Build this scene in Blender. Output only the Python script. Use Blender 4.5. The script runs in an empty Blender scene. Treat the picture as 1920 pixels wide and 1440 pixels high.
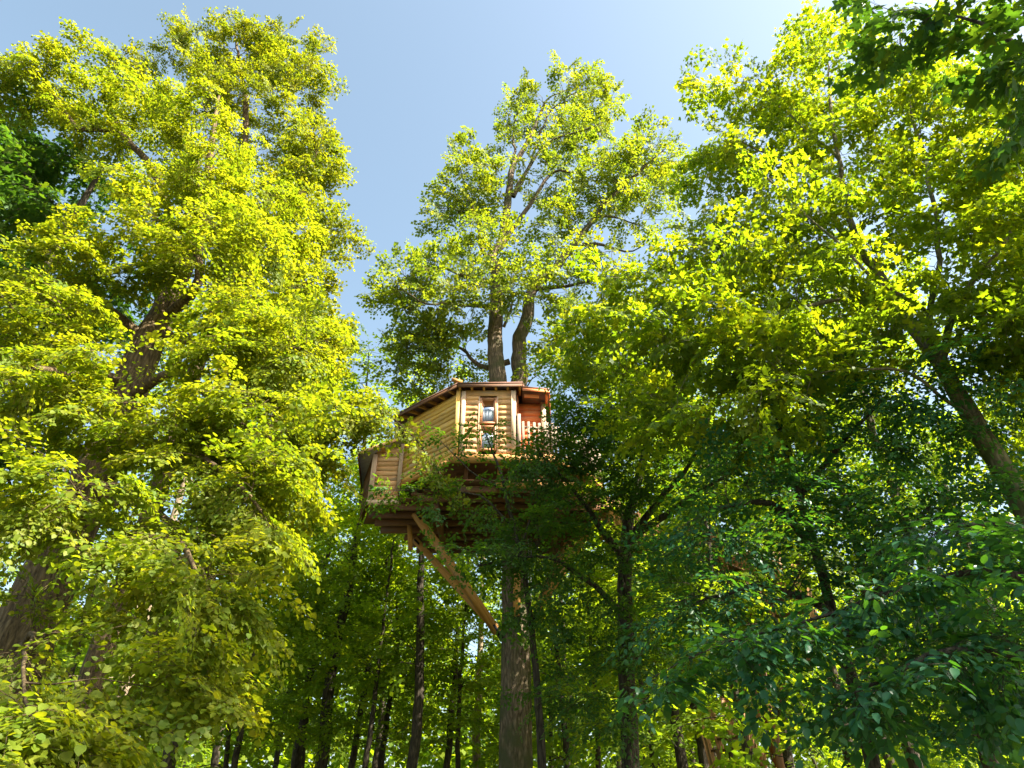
import bpy, math, random
import numpy as np
from mathutils import Matrix, Vector

# ------------------------------------------------------------------ camera, sky, sun, exposure
SC = bpy.context.scene
COL = SC.collection
PITCH = math.radians(34.0)
CAM_Z = 1.6
cam_data = bpy.data.cameras.new('camera')
cam_data.sensor_width = 36.0
cam_data.lens = 24.0
cam_data.clip_start = 0.05
cam_data.clip_end = 1000.0
cam = bpy.data.objects.new('camera', cam_data)
cam.location = (0, 0, CAM_Z)
cam.rotation_euler = (math.pi / 2 + PITCH, 0, 0)
COL.objects.link(cam)
SC.camera = cam

SUN_AZ = math.radians(115.0)      # clockwise from +Y (the view direction), so to the right
SUN_EL = math.radians(46.0)
world = bpy.data.worlds.new('World')
SC.world = world
world.use_nodes = True
wn = world.node_tree.nodes
wl = world.node_tree.links
wn.clear()
w_out = wn.new('ShaderNodeOutputWorld')
w_bg = wn.new('ShaderNodeBackground')
w_sky = wn.new('ShaderNodeTexSky')
w_sky.sky_type = 'NISHITA'
w_sky.sun_disc = False
w_sky.sun_elevation = SUN_EL
w_sky.sun_rotation = SUN_AZ
w_sky.air_density = 1.0
w_sky.dust_density = 3.0
w_sky.ozone_density = 0.6
w_bg.inputs['Strength'].default_value = 0.075
w_hs = wn.new('ShaderNodeHueSaturation')
w_hs.inputs['Saturation'].default_value = 0.86
w_hs.inputs['Hue'].default_value = 0.480
wl.new(w_sky.outputs['Color'], w_hs.inputs['Color'])
wl.new(w_hs.outputs['Color'], w_bg.inputs['Color'])
wl.new(w_bg.outputs['Background'], w_out.inputs['Surface'])

sun_d = bpy.data.lights.new('sun', 'SUN')
sun_d.energy = 4.8
sun_d.angle = math.radians(0.5)
sun_d.color = (1.0, 0.93, 0.80)
sun = bpy.data.objects.new('sun', sun_d)
sv = Vector((math.sin(SUN_AZ) * math.cos(SUN_EL), math.cos(SUN_AZ) * math.cos(SUN_EL), math.sin(SUN_EL)))
sun.rotation_euler = sv.to_track_quat('Z', 'Y').to_euler()
sun.location = (20, 5, 40)
COL.objects.link(sun)

SC.view_settings.view_transform = 'Standard'
SC.view_settings.look = 'None'
SC.view_settings.gamma = 1.0
SC.view_settings.use_curve_mapping = False
SC.view_settings.exposure = 2.33
SC.render.engine = 'CYCLES'
SC.cycles.max_bounces = 12
SC.cycles.diffuse_bounces = 8
SC.cycles.glossy_bounces = 2
SC.cycles.transmission_bounces = 8
SC.cycles.transparent_max_bounces = 6
SC.cycles.use_denoising = True

# ------------------------------------------------------------------ helpers
CP, SP = math.cos(PITCH), math.sin(PITCH)
F = 1280.0


def at(px, py, Y):
    """World point seen at photograph pixel (px, py) at distance Y in front of the camera."""
    u = (px - 960) / F
    v = (720 - py) / F
    d = np.array((u, CP - SP * v, SP + CP * v))
    return d * (Y / d[1]) + np.array((0, 0, CAM_Z))


def atz(px, py, Z):
    u = (px - 960) / F
    v = (720 - py) / F
    d = np.array((u, CP - SP * v, SP + CP * v))
    return d * ((Z - CAM_Z) / d[2]) + np.array((0, 0, CAM_Z))


def proj(P):
    """World points (n,3) -> pixel x, pixel y, depth."""
    q = P - np.array((0, 0, CAM_Z))
    dep = q[:, 1] * CP + q[:, 2] * SP
    up = -q[:, 1] * SP + q[:, 2] * CP
    dd = np.where(np.abs(dep) < 1e-3, 1e-3, dep)
    return 960 + F * q[:, 0] / dd, 720 - F * up / dd, dep


def unit(v):
    v = np.asarray(v, float)
    n = np.linalg.norm(v, axis=-1, keepdims=True)
    return v / np.maximum(n, 1e-9)


WM = {}


def reg(o, M):
    WM[o.name] = M.copy()


def place(o, M, parent=None):
    COL.objects.link(o)
    if parent is not None:
        o.parent = parent
        o.matrix_basis = WM[parent.name].inverted() @ M
    else:
        o.matrix_basis = M
    reg(o, M)
    return o


def tag(o, label=None, cat=None, group=None, kind=None):
    if label: o['label'] = label
    if cat: o['category'] = cat
    if group: o['group'] = group
    if kind: o['kind'] = kind
    return o


def thing(name, loc, label, cat, group=None):
    o = bpy.data.objects.new(name, None)
    o.empty_display_size = 0.2
    place(o, Matrix.Translation(Vector(loc)))
    return tag(o, label, cat, group)


def mesh_np(name, V, faces_list, mat, tint=None, smooth=False):
    """faces_list: list of (n,k) int arrays."""
    me = bpy.data.meshes.new(name)
    V = np.ascontiguousarray(V, dtype=np.float32)
    me.vertices.add(len(V))
    me.vertices.foreach_set('co', V.ravel())
    loops = np.concatenate([f.ravel() for f in faces_list]).astype(np.int32)
    tot = np.concatenate([np.full(len(f), f.shape[1], np.int32) for f in faces_list])
    start = np.zeros(len(tot), np.int32)
    start[1:] = np.cumsum(tot)[:-1]
    me.loops.add(len(loops))
    me.loops.foreach_set('vertex_index', loops)
    me.polygons.add(len(tot))
    me.polygons.foreach_set('loop_start', start)
    me.polygons.foreach_set('loop_total', tot)
    if smooth:
        me.polygons.foreach_set('use_smooth', np.ones(len(tot), bool))
    if tint is not None:
        a = me.attributes.new('tint', 'FLOAT', 'FACE')
        a.data.foreach_set('value', np.ascontiguousarray(tint, np.float32))
    me.materials.append(mat)
    me.update(calc_edges=True)
    return me


def part(name, me, parent, M=None, kind=None):
    o = bpy.data.objects.new(name, me)
    place(o, M if M is not None else WM[parent.name], parent)
    if kind: o['kind'] = kind
    return o


# ------------------------------------------------------------------ materials
def new_mat(name):
    m = bpy.data.materials.new(name)
    m.use_nodes = True
    nt = m.node_tree
    nt.nodes.clear()
    out = nt.nodes.new('ShaderNodeOutputMaterial')
    return m, nt, out


def ramp(nt, stops):
    r = nt.nodes.new('ShaderNodeValToRGB')
    cr = r.color_ramp
    while len(cr.elements) < len(stops):
        cr.elements.new(0.5)
    for e, (p, c) in zip(cr.elements, stops):
        e.position = p
        e.color = (*c, 1)
    return r


def leaf_mat(name, c0, c1, c2, trans=(1.45, 1.2, 0.5), fac=0.45, rough=0.52, spec=0.22):
    m, nt, out = new_mat(name)
    L = nt.links.new
    at_ = nt.nodes.new('ShaderNodeAttribute')
    at_.attribute_name = 'tint'
    r = ramp(nt, [(0.0, c0), (0.6, c1), (1.0, c2)])
    L(at_.outputs['Fac'], r.inputs['Fac'])
    p = nt.nodes.new('ShaderNodeBsdfPrincipled')
    p.inputs['Roughness'].default_value = rough
    p.inputs['Specular IOR Level'].default_value = spec
    L(r.outputs['Color'], p.inputs['Base Color'])
    mul = nt.nodes.new('ShaderNodeMix')
    mul.data_type = 'RGBA'
    mul.blend_type = 'MULTIPLY'
    mul.inputs[0].default_value = 1.0
    L(r.outputs['Color'], mul.inputs[6])
    mul.inputs[7].default_value = (*trans, 1)
    t = nt.nodes.new('ShaderNodeBsdfTranslucent')
    L(mul.outputs[2], t.inputs['Color'])
    mx = nt.nodes.new('ShaderNodeMixShader')
    mx.inputs['Fac'].default_value = fac
    L(p.outputs[0], mx.inputs[1])
    L(t.outputs[0], mx.inputs[2])
    L(mx.outputs[0], out.inputs['Surface'])
    return m


def bark_mat(name, dark, light, scale=(8, 8, 1.7), bump=0.9, moss=None):
    m, nt, out = new_mat(name)
    L = nt.links.new
    tc = nt.nodes.new('ShaderNodeTexCoord')
    mp = nt.nodes.new('ShaderNodeMapping')
    mp.inputs['Scale'].default_value = scale
    L(tc.outputs['Object'], mp.inputs['Vector'])
    n1 = nt.nodes.new('ShaderNodeTexNoise')
    n1.inputs['Scale'].default_value = 2.2
    n1.inputs['Detail'].default_value = 6
    n1.inputs['Roughness'].default_value = 0.65
    n1.inputs['Distortion'].default_value = 0.4
    L(mp.outputs[0], n1.inputs['Vector'])
    vo = nt.nodes.new('ShaderNodeTexVoronoi')
    vo.inputs['Scale'].default_value = 1.6
    vo.feature = 'DISTANCE_TO_EDGE'
    L(mp.outputs[0], vo.inputs['Vector'])
    ad = nt.nodes.new('ShaderNodeMath')
    ad.operation = 'MULTIPLY_ADD'
    L(vo.outputs['Distance'], ad.inputs[0])
    ad.inputs[1].default_value = 0.8
    L(n1.outputs['Fac'], ad.inputs[2])
    r = ramp(nt, [(0.38, dark), (0.85, light)])
    L(ad.outputs[0], r.inputs['Fac'])
    p = nt.nodes.new('ShaderNodeBsdfPrincipled')
    p.inputs['Roughness'].default_value = 0.9
    p.inputs['Specular IOR Level'].default_value = 0.15
    col = r.outputs['Color']
    if moss:
        n2 = nt.nodes.new('ShaderNodeTexNoise')
        n2.inputs['Scale'].default_value = 1.7
        n2.inputs['Detail'].default_value = 4
        L(tc.outputs['Object'], n2.inputs['Vector'])
        r2 = ramp(nt, [(0.45, (0, 0, 0)), (0.62, (1, 1, 1))])
        L(n2.outputs['Fac'], r2.inputs['Fac'])
        mx = nt.nodes.new('ShaderNodeMix')
        mx.data_type = 'RGBA'
        L(r2.outputs['Color'], mx.inputs[0])
        L(col, mx.inputs[6])
        mx.inputs[7].default_value = (*moss, 1)
        col = mx.outputs[2]
    L(col, p.inputs['Base Color'])
    b = nt.nodes.new('ShaderNodeBump')
    b.inputs['Strength'].default_value = bump
    b.inputs['Distance'].default_value = 0.05
    L(ad.outputs[0], b.inputs['Height'])
    L(b.outputs[0], p.inputs['Normal'])
    L(p.outputs[0], out.inputs['Surface'])
    return m


def wood_mat(name, c0, c1, knots=True, rough=0.7):
    m, nt, out = new_mat(name)
    L = nt.links.new
    tc = nt.nodes.new('ShaderNodeTexCoord')
    oi = nt.nodes.new('ShaderNodeObjectInfo')
    cm = nt.nodes.new('ShaderNodeCombineXYZ')
    ml = nt.nodes.new('ShaderNodeMath')
    ml.operation = 'MULTIPLY'
    ml.inputs[1].default_value = 37.0
    L(oi.outputs['Random'], ml.inputs[0])
    for k in range(3):
        L(ml.outputs[0], cm.inputs[k])
    va = nt.nodes.new('ShaderNodeVectorMath')
    L(tc.outputs['Object'], va.inputs[0])
    L(cm.outputs[0], va.inputs[1])
    mp = nt.nodes.new('ShaderNodeMapping')
    mp.inputs['Scale'].default_value = (1.2, 14, 14)
    L(va.outputs[0], mp.inputs['Vector'])
    n = nt.nodes.new('ShaderNodeTexNoise')
    n.inputs['Scale'].default_value = 1.6
    n.inputs['Detail'].default_value = 7
    n.inputs['Roughness'].default_value = 0.6
    n.inputs['Distortion'].default_value = 1.1
    L(mp.outputs[0], n.inputs['Vector'])
    r = ramp(nt, [(0.3, c0), (0.68, c1)])
    L(n.outputs['Fac'], r.inputs['Fac'])
    hs = nt.nodes.new('ShaderNodeHueSaturation')
    mr = nt.nodes.new('ShaderNodeMapRange')
    mr.inputs[3].default_value = 0.78
    mr.inputs[4].default_value = 1.18
    L(oi.outputs['Random'], mr.inputs[0])
    L(mr.outputs[0], hs.inputs['Value'])
    col = r.outputs['Color']
    if knots:
        vo = nt.nodes.new('ShaderNodeTexVoronoi')
        mp2 = nt.nodes.new('ShaderNodeMapping')
        mp2.inputs['Scale'].default_value = (1.6, 5, 5)
        L(va.outputs[0], mp2.inputs['Vector'])
        L(mp2.outputs[0], vo.inputs['Vector'])
        r2 = ramp(nt, [(0.05, (0.28, 0.22, 0.18)), (0.16, (1, 1, 1))])
        L(vo.outputs['Distance'], r2.inputs['Fac'])
        mx = nt.nodes.new('ShaderNodeMix')
        mx.data_type = 'RGBA'
        mx.blend_type = 'MULTIPLY'
        mx.inputs[0].default_value = 0.7
        L(col, mx.inputs[6])
        L(r2.outputs['Color'], mx.inputs[7])
        col = mx.outputs[2]
    mp3 = nt.nodes.new('ShaderNodeMapping')
    mp3.inputs['Scale'].default_value = (1.3, 5, 5)
    L(va.outputs[0], mp3.inputs['Vector'])
    n3 = nt.nodes.new('ShaderNodeTexNoise')
    n3.inputs['Scale'].default_value = 1.0
    n3.inputs['Detail'].default_value = 5
    L(mp3.outputs[0], n3.inputs['Vector'])
    r3 = ramp(nt, [(0.5, (0, 0, 0)), (0.72, (.5, .5, .5))])
    L(n3.outputs['Fac'], r3.inputs['Fac'])
    mx3 = nt.nodes.new('ShaderNodeMix')
    mx3.data_type = 'RGBA'
    L(r3.outputs['Color'], mx3.inputs[0])
    L(col, mx3.inputs[6])
    mx3.inputs[7].default_value = (c0[0] * .55 + .06, c0[0] * .5 + .05, c0[0] * .42 + .04, 1)
    col = mx3.outputs[2]
    L(col, hs.inputs['Color'])
    p = nt.nodes.new('ShaderNodeBsdfPrincipled')
    p.inputs['Roughness'].default_value = rough
    p.inputs['Specular IOR Level'].default_value = 0.25
    L(hs.outputs[0], p.inputs['Base Color'])
    b = nt.nodes.new('ShaderNodeBump')
    b.inputs['Strength'].default_value = 0.25
    b.inputs['Distance'].default_value = 0.01
    L(n.outputs['Fac'], b.inputs['Height'])
    L(b.outputs[0], p.inputs['Normal'])
    L(p.outputs[0], out.inputs['Surface'])
    return m


def plain_mat(name, c, rough=0.6, metal=0.0, var=0.15, scale=6):
    m, nt, out = new_mat(name)
    L = nt.links.new
    tc = nt.nodes.new('ShaderNodeTexCoord')
    n = nt.nodes.new('ShaderNodeTexNoise')
    n.inputs['Scale'].default_value = scale
    n.inputs['Detail'].default_value = 5
    L(tc.outputs['Object'], n.inputs['Vector'])
    r = ramp(nt, [(0.3, tuple(x * (1 - var) for x in c)), (0.7, tuple(min(1, x * (1 + var)) for x in c))])
    L(n.outputs['Fac'], r.inputs['Fac'])
    p = nt.nodes.new('ShaderNodeBsdfPrincipled')
    p.inputs['Roughness'].default_value = rough
    p.inputs['Metallic'].default_value = metal
    L(r.outputs['Color'], p.inputs['Base Color'])
    L(p.outputs[0], out.inputs['Surface'])
    return m


M_LINDEN = leaf_mat('linden_leaf', (0.082, 0.145, 0.012), (0.158, 0.200, 0.014), (0.218, 0.225, 0.018), trans=(2.35, 2.1, 0.55), fac=0.52)
M_TALL = leaf_mat('tall_linden_leaf', (0.085, 0.140, 0.012), (0.154, 0.190, 0.013), (0.215, 0.215, 0.018), trans=(2.25, 2.0, 0.5), fac=0.5)
M_DARKM = leaf_mat('shaded_maple_leaf', (0.030, 0.085, 0.022), (0.050, 0.115, 0.018), (0.10, 0.15, 0.014), trans=(2.0, 1.9, 0.5), fac=0.42)  # maple green darkened, the shade is put into the leaf colour
M_OAK = leaf_mat('oak_leaf', (0.075, 0.140, 0.022), (0.135, 0.190, 0.020), (0.205, 0.230, 0.022), trans=(2.4, 2.05, 0.5), fac=0.5)
M_MAPLE = leaf_mat('maple_leaf', (0.062, 0.125, 0.014), (0.108, 0.165, 0.014), (0.180, 0.205, 0.016), trans=(3.1, 2.6, 0.45), fac=0.62)
M_HORN = leaf_mat('shaded_hornbeam_leaf', (0.022, 0.095, 0.050), (0.038, 0.120, 0.050), (0.080, 0.155, 0.028), trans=(3.0, 2.4, 0.2), fac=0.44, rough=0.36)  # cool skylit shade is put into this teal leaf base
M_HORN_LIGHT = leaf_mat('lightened_hornbeam_leaf', (0.030, 0.085, 0.026), (0.052, 0.120, 0.024), (0.095, 0.155, 0.018), trans=(2.7, 2.3, 0.3), fac=0.48)  # lighter copy of the hornbeam green, brightening put into the colour
M_BACK = leaf_mat('woodland_leaf', (0.078, 0.150, 0.018), (0.128, 0.200, 0.018), (0.20, 0.240, 0.020), trans=(2.7, 2.35, 0.5), fac=0.60)
B_LINDEN = bark_mat('linden_bark', (0.045, 0.032, 0.018), (0.19, 0.135, 0.07))
B_OAK = bark_mat('oak_bark', (0.042, 0.032, 0.021), (0.235, 0.175, 0.115), moss=(0.075, 0.075, 0.035))
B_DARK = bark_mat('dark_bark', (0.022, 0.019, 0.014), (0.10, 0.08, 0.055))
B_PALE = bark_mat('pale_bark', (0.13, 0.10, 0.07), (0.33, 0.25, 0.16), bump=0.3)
B_MAPLE = bark_mat('maple_bark', (0.08, 0.07, 0.045), (0.26, 0.21, 0.13), bump=0.4, moss=(0.06, 0.075, 0.02))

# ------------------------------------------------------------------ leaves
OVATE = (np.array([(0, 0, 0), (.16, -.36, .07), (.58, -.37, .06), (1, 0, -.06), (.58, .37, .06), (.16, .36, .07)]),
         np.array([(0, 1, 2, 3), (0, 3, 4, 5)]))
NARROW = (np.array([(0, 0, 0), (.22, -.25, .05), (.62, -.25, .04), (1, 0, -.07), (.62, .25, .04), (.22, .25, .05)]),
          np.array([(0, 1, 2, 3), (0, 3, 4, 5)]))
LOBED = (np.array([(0, 0, 0), (.34, -.20, .05), (.72, -.36, .02), (1, 0, -.05), (.72, .36, .02), (.34, .20, .05)]),
         np.array([(0, 1, 2, 3), (0, 3, 4, 5)]))
DIAMOND = (np.array([(0, 0, 0), (.5, -.46, .06), (1.05, 0, -.03), (.5, .46, .06)]), np.array([(0, 1, 2, 3)]))


def pol(a, r, z=0):
    a = math.radians(a)
    return (0.12 + r * math.cos(a), r * math.sin(a), z)


PALM = (np.array([(0, 0, 0), pol(0, .88, -.08), pol(-30, .42, .04), pol(30, .42, .04), pol(-62, .72, -.04), pol(62, .72, -.04),
                  pol(-118, .34, .02), pol(118, .34, .02)]),
        np.array([(0, 2, 1, 3), (0, 6, 4, 2), (0, 3, 5, 7)]))


def fine_outline(kind):
    """Fine leaf: midrib and edge points, about 14 triangles."""
    if kind == 'palm':
        V = [(0, 0, 0)]
        seq = [(-150, .26), (-118, .50), (-92, .36), (-75, .62), (-58, .78), (-46, .52), (-30, .40), (-14, .62), (0, .90),
               (14, .62), (30, .40), (46, .52), (58, .78), (75, .62), (92, .36), (118, .50), (150, .26)]
        for a, r in seq:
            V.append(pol(a, r, -0.10 * r * r + 0.03 * math.cos(math.radians(a * 6))))
        Fc = [(0, i, i + 1) for i in range(1, len(seq))]
        return np.array(V), [np.array(Fc)]
    wid = {'ovate': [.30, .42, .40, .24], 'narrow': [.19, .27, .25, .14], 'lobed': [.14, .22, .36, .26]}[kind]
    xs = [.12, .34, .60, .84]
    V = [(0, 0, 0)]
    for x in xs: V.append((x, 0, -0.02 * x))
    V.append((1.02, 0, -0.12))
    for s in (-1, 1):
        for x, w in zip(xs, wid):
            V.append((x - 0.02, s * w, .07 - .08 * x * x + 0.02 * s * math.sin(x * 9)))
    Fc4, Fc3 = [], []
    for k, s in enumerate((-1, 1)):
        b = 6 + 4 * k
        t3 = (0, b, 1) if s < 0 else (0, 1, b)
        Fc3.append(t3)
        for i in range(3):
            q = (1 + i, b + i, b + i + 1, 2 + i)
            Fc4.append(q if s < 0 else q[::-1])
        t3 = (4, b + 3, 5) if s < 0 else (4, 5, b + 3)
        Fc3.append(t3)
    return np.array(V), [np.array(Fc4), np.array(Fc3)]


FINE = {}


def fine_meshes(kind, mat):
    key = (kind, mat.name)
    if key not in FINE:
        V, fl = fine_outline(kind)
        n = sum(len(f) for f in fl)
        FINE[key] = [mesh_np('leaf', V, fl, mat, tint=np.full(n, t), smooth=True) for t in (0.1, 0.3, 0.45, 0.6, 0.75, 0.95)]
    return FINE[key]


def spray_proto(rng, n_side=5, leaf=0.09, droop=0.25, per=5, hang=0.35, flat=0.25, L=1.0, petiole=0.03):
    """One leafy spray: a main twig with side twigs in a plane. Returns leaf arrays and twig polylines."""
    P, D, N, S, T = [], [], [], [], []
    twigs = []

    def axis(t, x0, d0, ln):
        return x0 + d0 * ln * t + np.array((0, 0, -droop * (t ** 2) * ln))

    main0 = np.zeros(3)
    md = unit((1, rng.normal(0, .1), rng.normal(0.05, .05)))
    lines = [(main0, md, L)]
    for k in range(n_side):
        t = 0.15 + 0.75 * k / max(1, n_side - 1)
        s = 1 if k % 2 else -1
        a = math.radians(rng.uniform(35, 65)) * s
        d = np.array((math.cos(a), math.sin(a), rng.normal(0, .10)))
        lines.append((axis(t, main0, md, L), unit(d), L * rng.uniform(.35, .62) * (1.1 - .6 * t)))
    for li, (p0, d, ln) in enumerate(lines):
        n = max(2, int(round(per * (1.6 if li == 0 else 1) * ln / (L * .5))))
        if li == 0: n = max(3, int(per * 1.4))
        t0 = 0.35 if li == 0 else 0.15
        pts = [axis(t, p0, d, ln) for t in (0, .5, 1)]
        twigs.append(np.array(pts))
        for k in range(n):
            t = t0 + (1 - t0) * (k + rng.uniform(0, .5)) / n
            s = 1 if k % 2 else -1
            p = axis(min(t, 1), p0, d, ln)
            if k == n - 1:
                a = rng.normal(0, .25)
                p = axis(1, p0, d, ln)
            else:
                a = math.radians(rng.uniform(35, 70)) * s
            ca, sa = math.cos(a), math.sin(a)
            ld = np.array((d[0] * ca - d[1] * sa, d[0] * sa + d[1] * ca, d[2] - abs(rng.normal(hang, hang * .7))))
            ld = unit(ld)
            up = np.array((rng.normal(0, flat), rng.normal(0, flat), 1.0))
            nn = up - ld * np.dot(up, ld)
            nn = unit(nn)
            P.append(p + ld * petiole + np.array((rng.normal(0, .02), rng.normal(0, .02), rng.normal(0, .03))))
            D.append(ld)
            N.append(nn)
            S.append(leaf * rng.uniform(.5, 1.35))
            T.append(rng.uniform(0, 1))
    return dict(P=np.array(P), D=np.array(D), N=np.array(N), S=np.array(S), T=np.array(T), twigs=twigs)


def instance_sprays(protos, O, X, sc, rng, roll=0.35, tint_lo=0.0, tint_hi=1.0):
    """Sprays at origins O along X; returns leaf arrays and twig polylines."""
    n = len(O)
    up = np.tile(np.array((0, 0, 1.0)), (n, 1)) + rng.normal(0, roll, (n, 3))
    X = unit(X)
    Z = unit(up - X * np.sum(up * X, axis=1, keepdims=True))
    Yv = np.cross(Z, X)
    pk = rng.integers(0, len(protos), n)
    st = rng.uniform(0, 1, n)
    outP, outD, outN, outS, outT = [], [], [], [], []
    tw = []
    for k, pr in enumerate(protos):
        ix = np.nonzero(pk == k)[0]
        if len(ix) == 0: continue
        R = np.stack([X[ix], Yv[ix], Z[ix]], axis=2)            # columns
        m = len(pr['P'])
        s = sc[ix]
        p = np.einsum('nij,mj->nmi', R, pr['P']) * s[:, None, None] + O[ix][:, None, :]
        outP.append(p.reshape(-1, 3))
        outD.append(np.einsum('nij,mj->nmi', R, pr['D']).reshape(-1, 3))
        outN.append(np.einsum('nij,mj->nmi', R, pr['N']).reshape(-1, 3))
        outS.append((np.broadcast_to(pr['S'], (len(ix), m)) * rng.uniform(.85, 1.15, (len(ix), 1))).ravel())
        t = 0.55 * np.broadcast_to(pr['T'], (len(ix), m)) + 0.45 * st[ix][:, None] + rng.normal(0, .06, (len(ix), m))
        outT.append((tint_lo + (tint_hi - tint_lo) * np.clip(t, 0, 1)).ravel())
        for w in pr['twigs']:
            tw.append(np.einsum('nij,mj->nmi', R, w) * s[:, None, None] + O[ix][:, None, :])
    return (np.concatenate(outP), np.concatenate(outD), np.concatenate(outN), np.concatenate(outS), np.concatenate(outT),
            np.concatenate(tw) if tw else np.zeros((0, 3, 3)))


def leaf_mesh(name, P, D, N, S, T, template, mat, origin):
    tv, tf = template
    B = np.cross(N, D)
    V = (P[:, None, :] + S[:, None, None] * (tv[None, :, 0, None] * D[:, None, :] + tv[None, :, 1, None] * B[:, None, :]
                                           + tv[None, :, 2, None] * N[:, None, :]))
    V = V.reshape(-1, 3) - np.asarray(origin)
    idx = (np.arange(len(P)) * len(tv))[:, None, None] + tf[None]
    return mesh_np(name, V, [idx.reshape(-1, tf.shape[1])], mat, tint=np.repeat(T, len(tf)))


def twig_mesh_arrays(TW, r):
    """3-sided tubes along many 3-point polylines (n,3,3)."""
    n = len(TW)
    d = unit(TW[:, 2] - TW[:, 0])
    ref = np.where(np.abs(d[:, 2:3]) > .9, np.array((1.0, 0, 0)), np.array((0, 0, 1.0)))
    a = unit(np.cross(d, ref))
    b = np.cross(d, a)
    rr = np.array((r, r * .4))
    V = []
    for i in range(2):
        for j in range(3):
            an = 2 * math.pi * j / 3
            V.append(TW[:, 2 * i] + rr[i] * (math.cos(an) * a + math.sin(an) * b))
    V = np.stack(V, axis=1).reshape(-1, 3)
    f = []
    for i in range(1):
        for j in range(3):
            f.append((i * 3 + j, i * 3 + (j + 1) % 3, (i + 1) * 3 + (j + 1) % 3, (i + 1) * 3 + j))
    f = np.array(f)
    idx = (np.arange(n) * 6)[:, None, None] + f[None]
    return V, idx.reshape(-1, 4)


def tube_arrays(pts, rad, sides, ridge=None, rng=None):
    pts = np.asarray(pts, float)
    rad = np.asarray(rad, float)
    n = len(pts)
    tan = np.gradient(pts, axis=0)
    tan = unit(tan)
    ref = np.array((1.0, 0.02, 0)) if abs(tan[0][0]) < .8 else np.array((0, 1.0, 0))
    V = np.zeros((n, sides, 3))
    an = np.arange(sides) * 2 * math.pi / sides
    for i in range(n):
        a = unit(ref - tan[i] * np.dot(ref, tan[i]))
        b = np.cross(tan[i], a)
        ref = a
        r = np.full(sides, rad[i])
        if ridge is not None:
            amp, k, ph, ph2 = ridge
            s = i / 6.0
            r = rad[i] * (1 + amp * np.sin(k * an + ph + 0.8 * np.sin(s + an * 2)) + amp * .8 * np.sin((k * 2 + 1) * an + ph2 - 1.3 * np.sin(s * 1.7 + an))
                          + amp * .9 * np.sin(s * .9 + an + ph)
                          + (amp * .9 * np.abs(np.sin(9.5 * an + ph + 1.1 * np.sin(i * .11 + an * 2) + .5 * np.sin(i * .37 + an * 5))) if sides > 50 else 0))
        V[i] = pts[i] + r[:, None] * (np.cos(an)[:, None] * a + np.sin(an)[:, None] * b)
    fi = []
    I = np.arange(n - 1)[:, None] * sides
    J = np.arange(sides)[None, :]
    J2 = (J + 1) % sides
    q = np.stack([I + J, I + J2, I + sides + J2, I + sides + J], axis=-1).reshape(-1, 4)
    return V.reshape(-1, 3), q


def smooth_poly(pts, rad, step=0.3, rng=None, wig=0.0):
    """Catmull-Rom resample."""
    pts = np.asarray(pts, float)
    rad = np.asarray(rad, float)
    P = np.vstack([2 * pts[0] - pts[1], pts, 2 * pts[-1] - pts[-2]])
    outp, outr = [], []
    for i in range(1, len(P) - 2):
        ln = np.linalg.norm(P[i + 1] - P[i])
        k = max(2, int(ln / step))
        for j in range(k):
            t = j / k
            a, b, c, d = P[i - 1], P[i], P[i + 1], P[i + 2]
            outp.append(.5 * ((2 * b) + (-a + c) * t + (2 * a - 5 * b + 4 * c - d) * t * t + (-a + 3 * b - 3 * c + d) * t ** 3))
            outr.append(rad[i - 1] * (1 - t) + rad[i] * t)
    outp.append(P[-2])
    outr.append(rad[-1])
    outp, outr = np.array(outp), np.array(outr)
    if rng is not None and wig > 0 and len(outp) > 3:
        w = rng.normal(0, wig, outp.shape)
        w[0] = 0
        w[-1] = 0
        w = (w + np.roll(w, 1, 0)) / 2
        outp = outp + w * np.minimum(1, outr[:, None] / .05 + .4)
    return outp, outr


def sample_clumps(clumps, rng, mind):
    """Branch tips inside ellipsoids given in world coordinates: (centre, radii, count)."""
    tips = []
    for c, r, n in clumps:
        c = np.asarray(c)
        got = []
        tries = 0
        while len(got) < n and tries < n * 30:
            tries += 1
            d = unit(rng.normal(0, 1, 3))
            q = c + np.asarray(r) * d * rng.uniform(.25, 1) ** .5
            if got and np.min(np.linalg.norm(np.array(got) - q, axis=1)) < mind: continue
            got.append(q)
        tips += got
    return np.array(tips)


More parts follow.
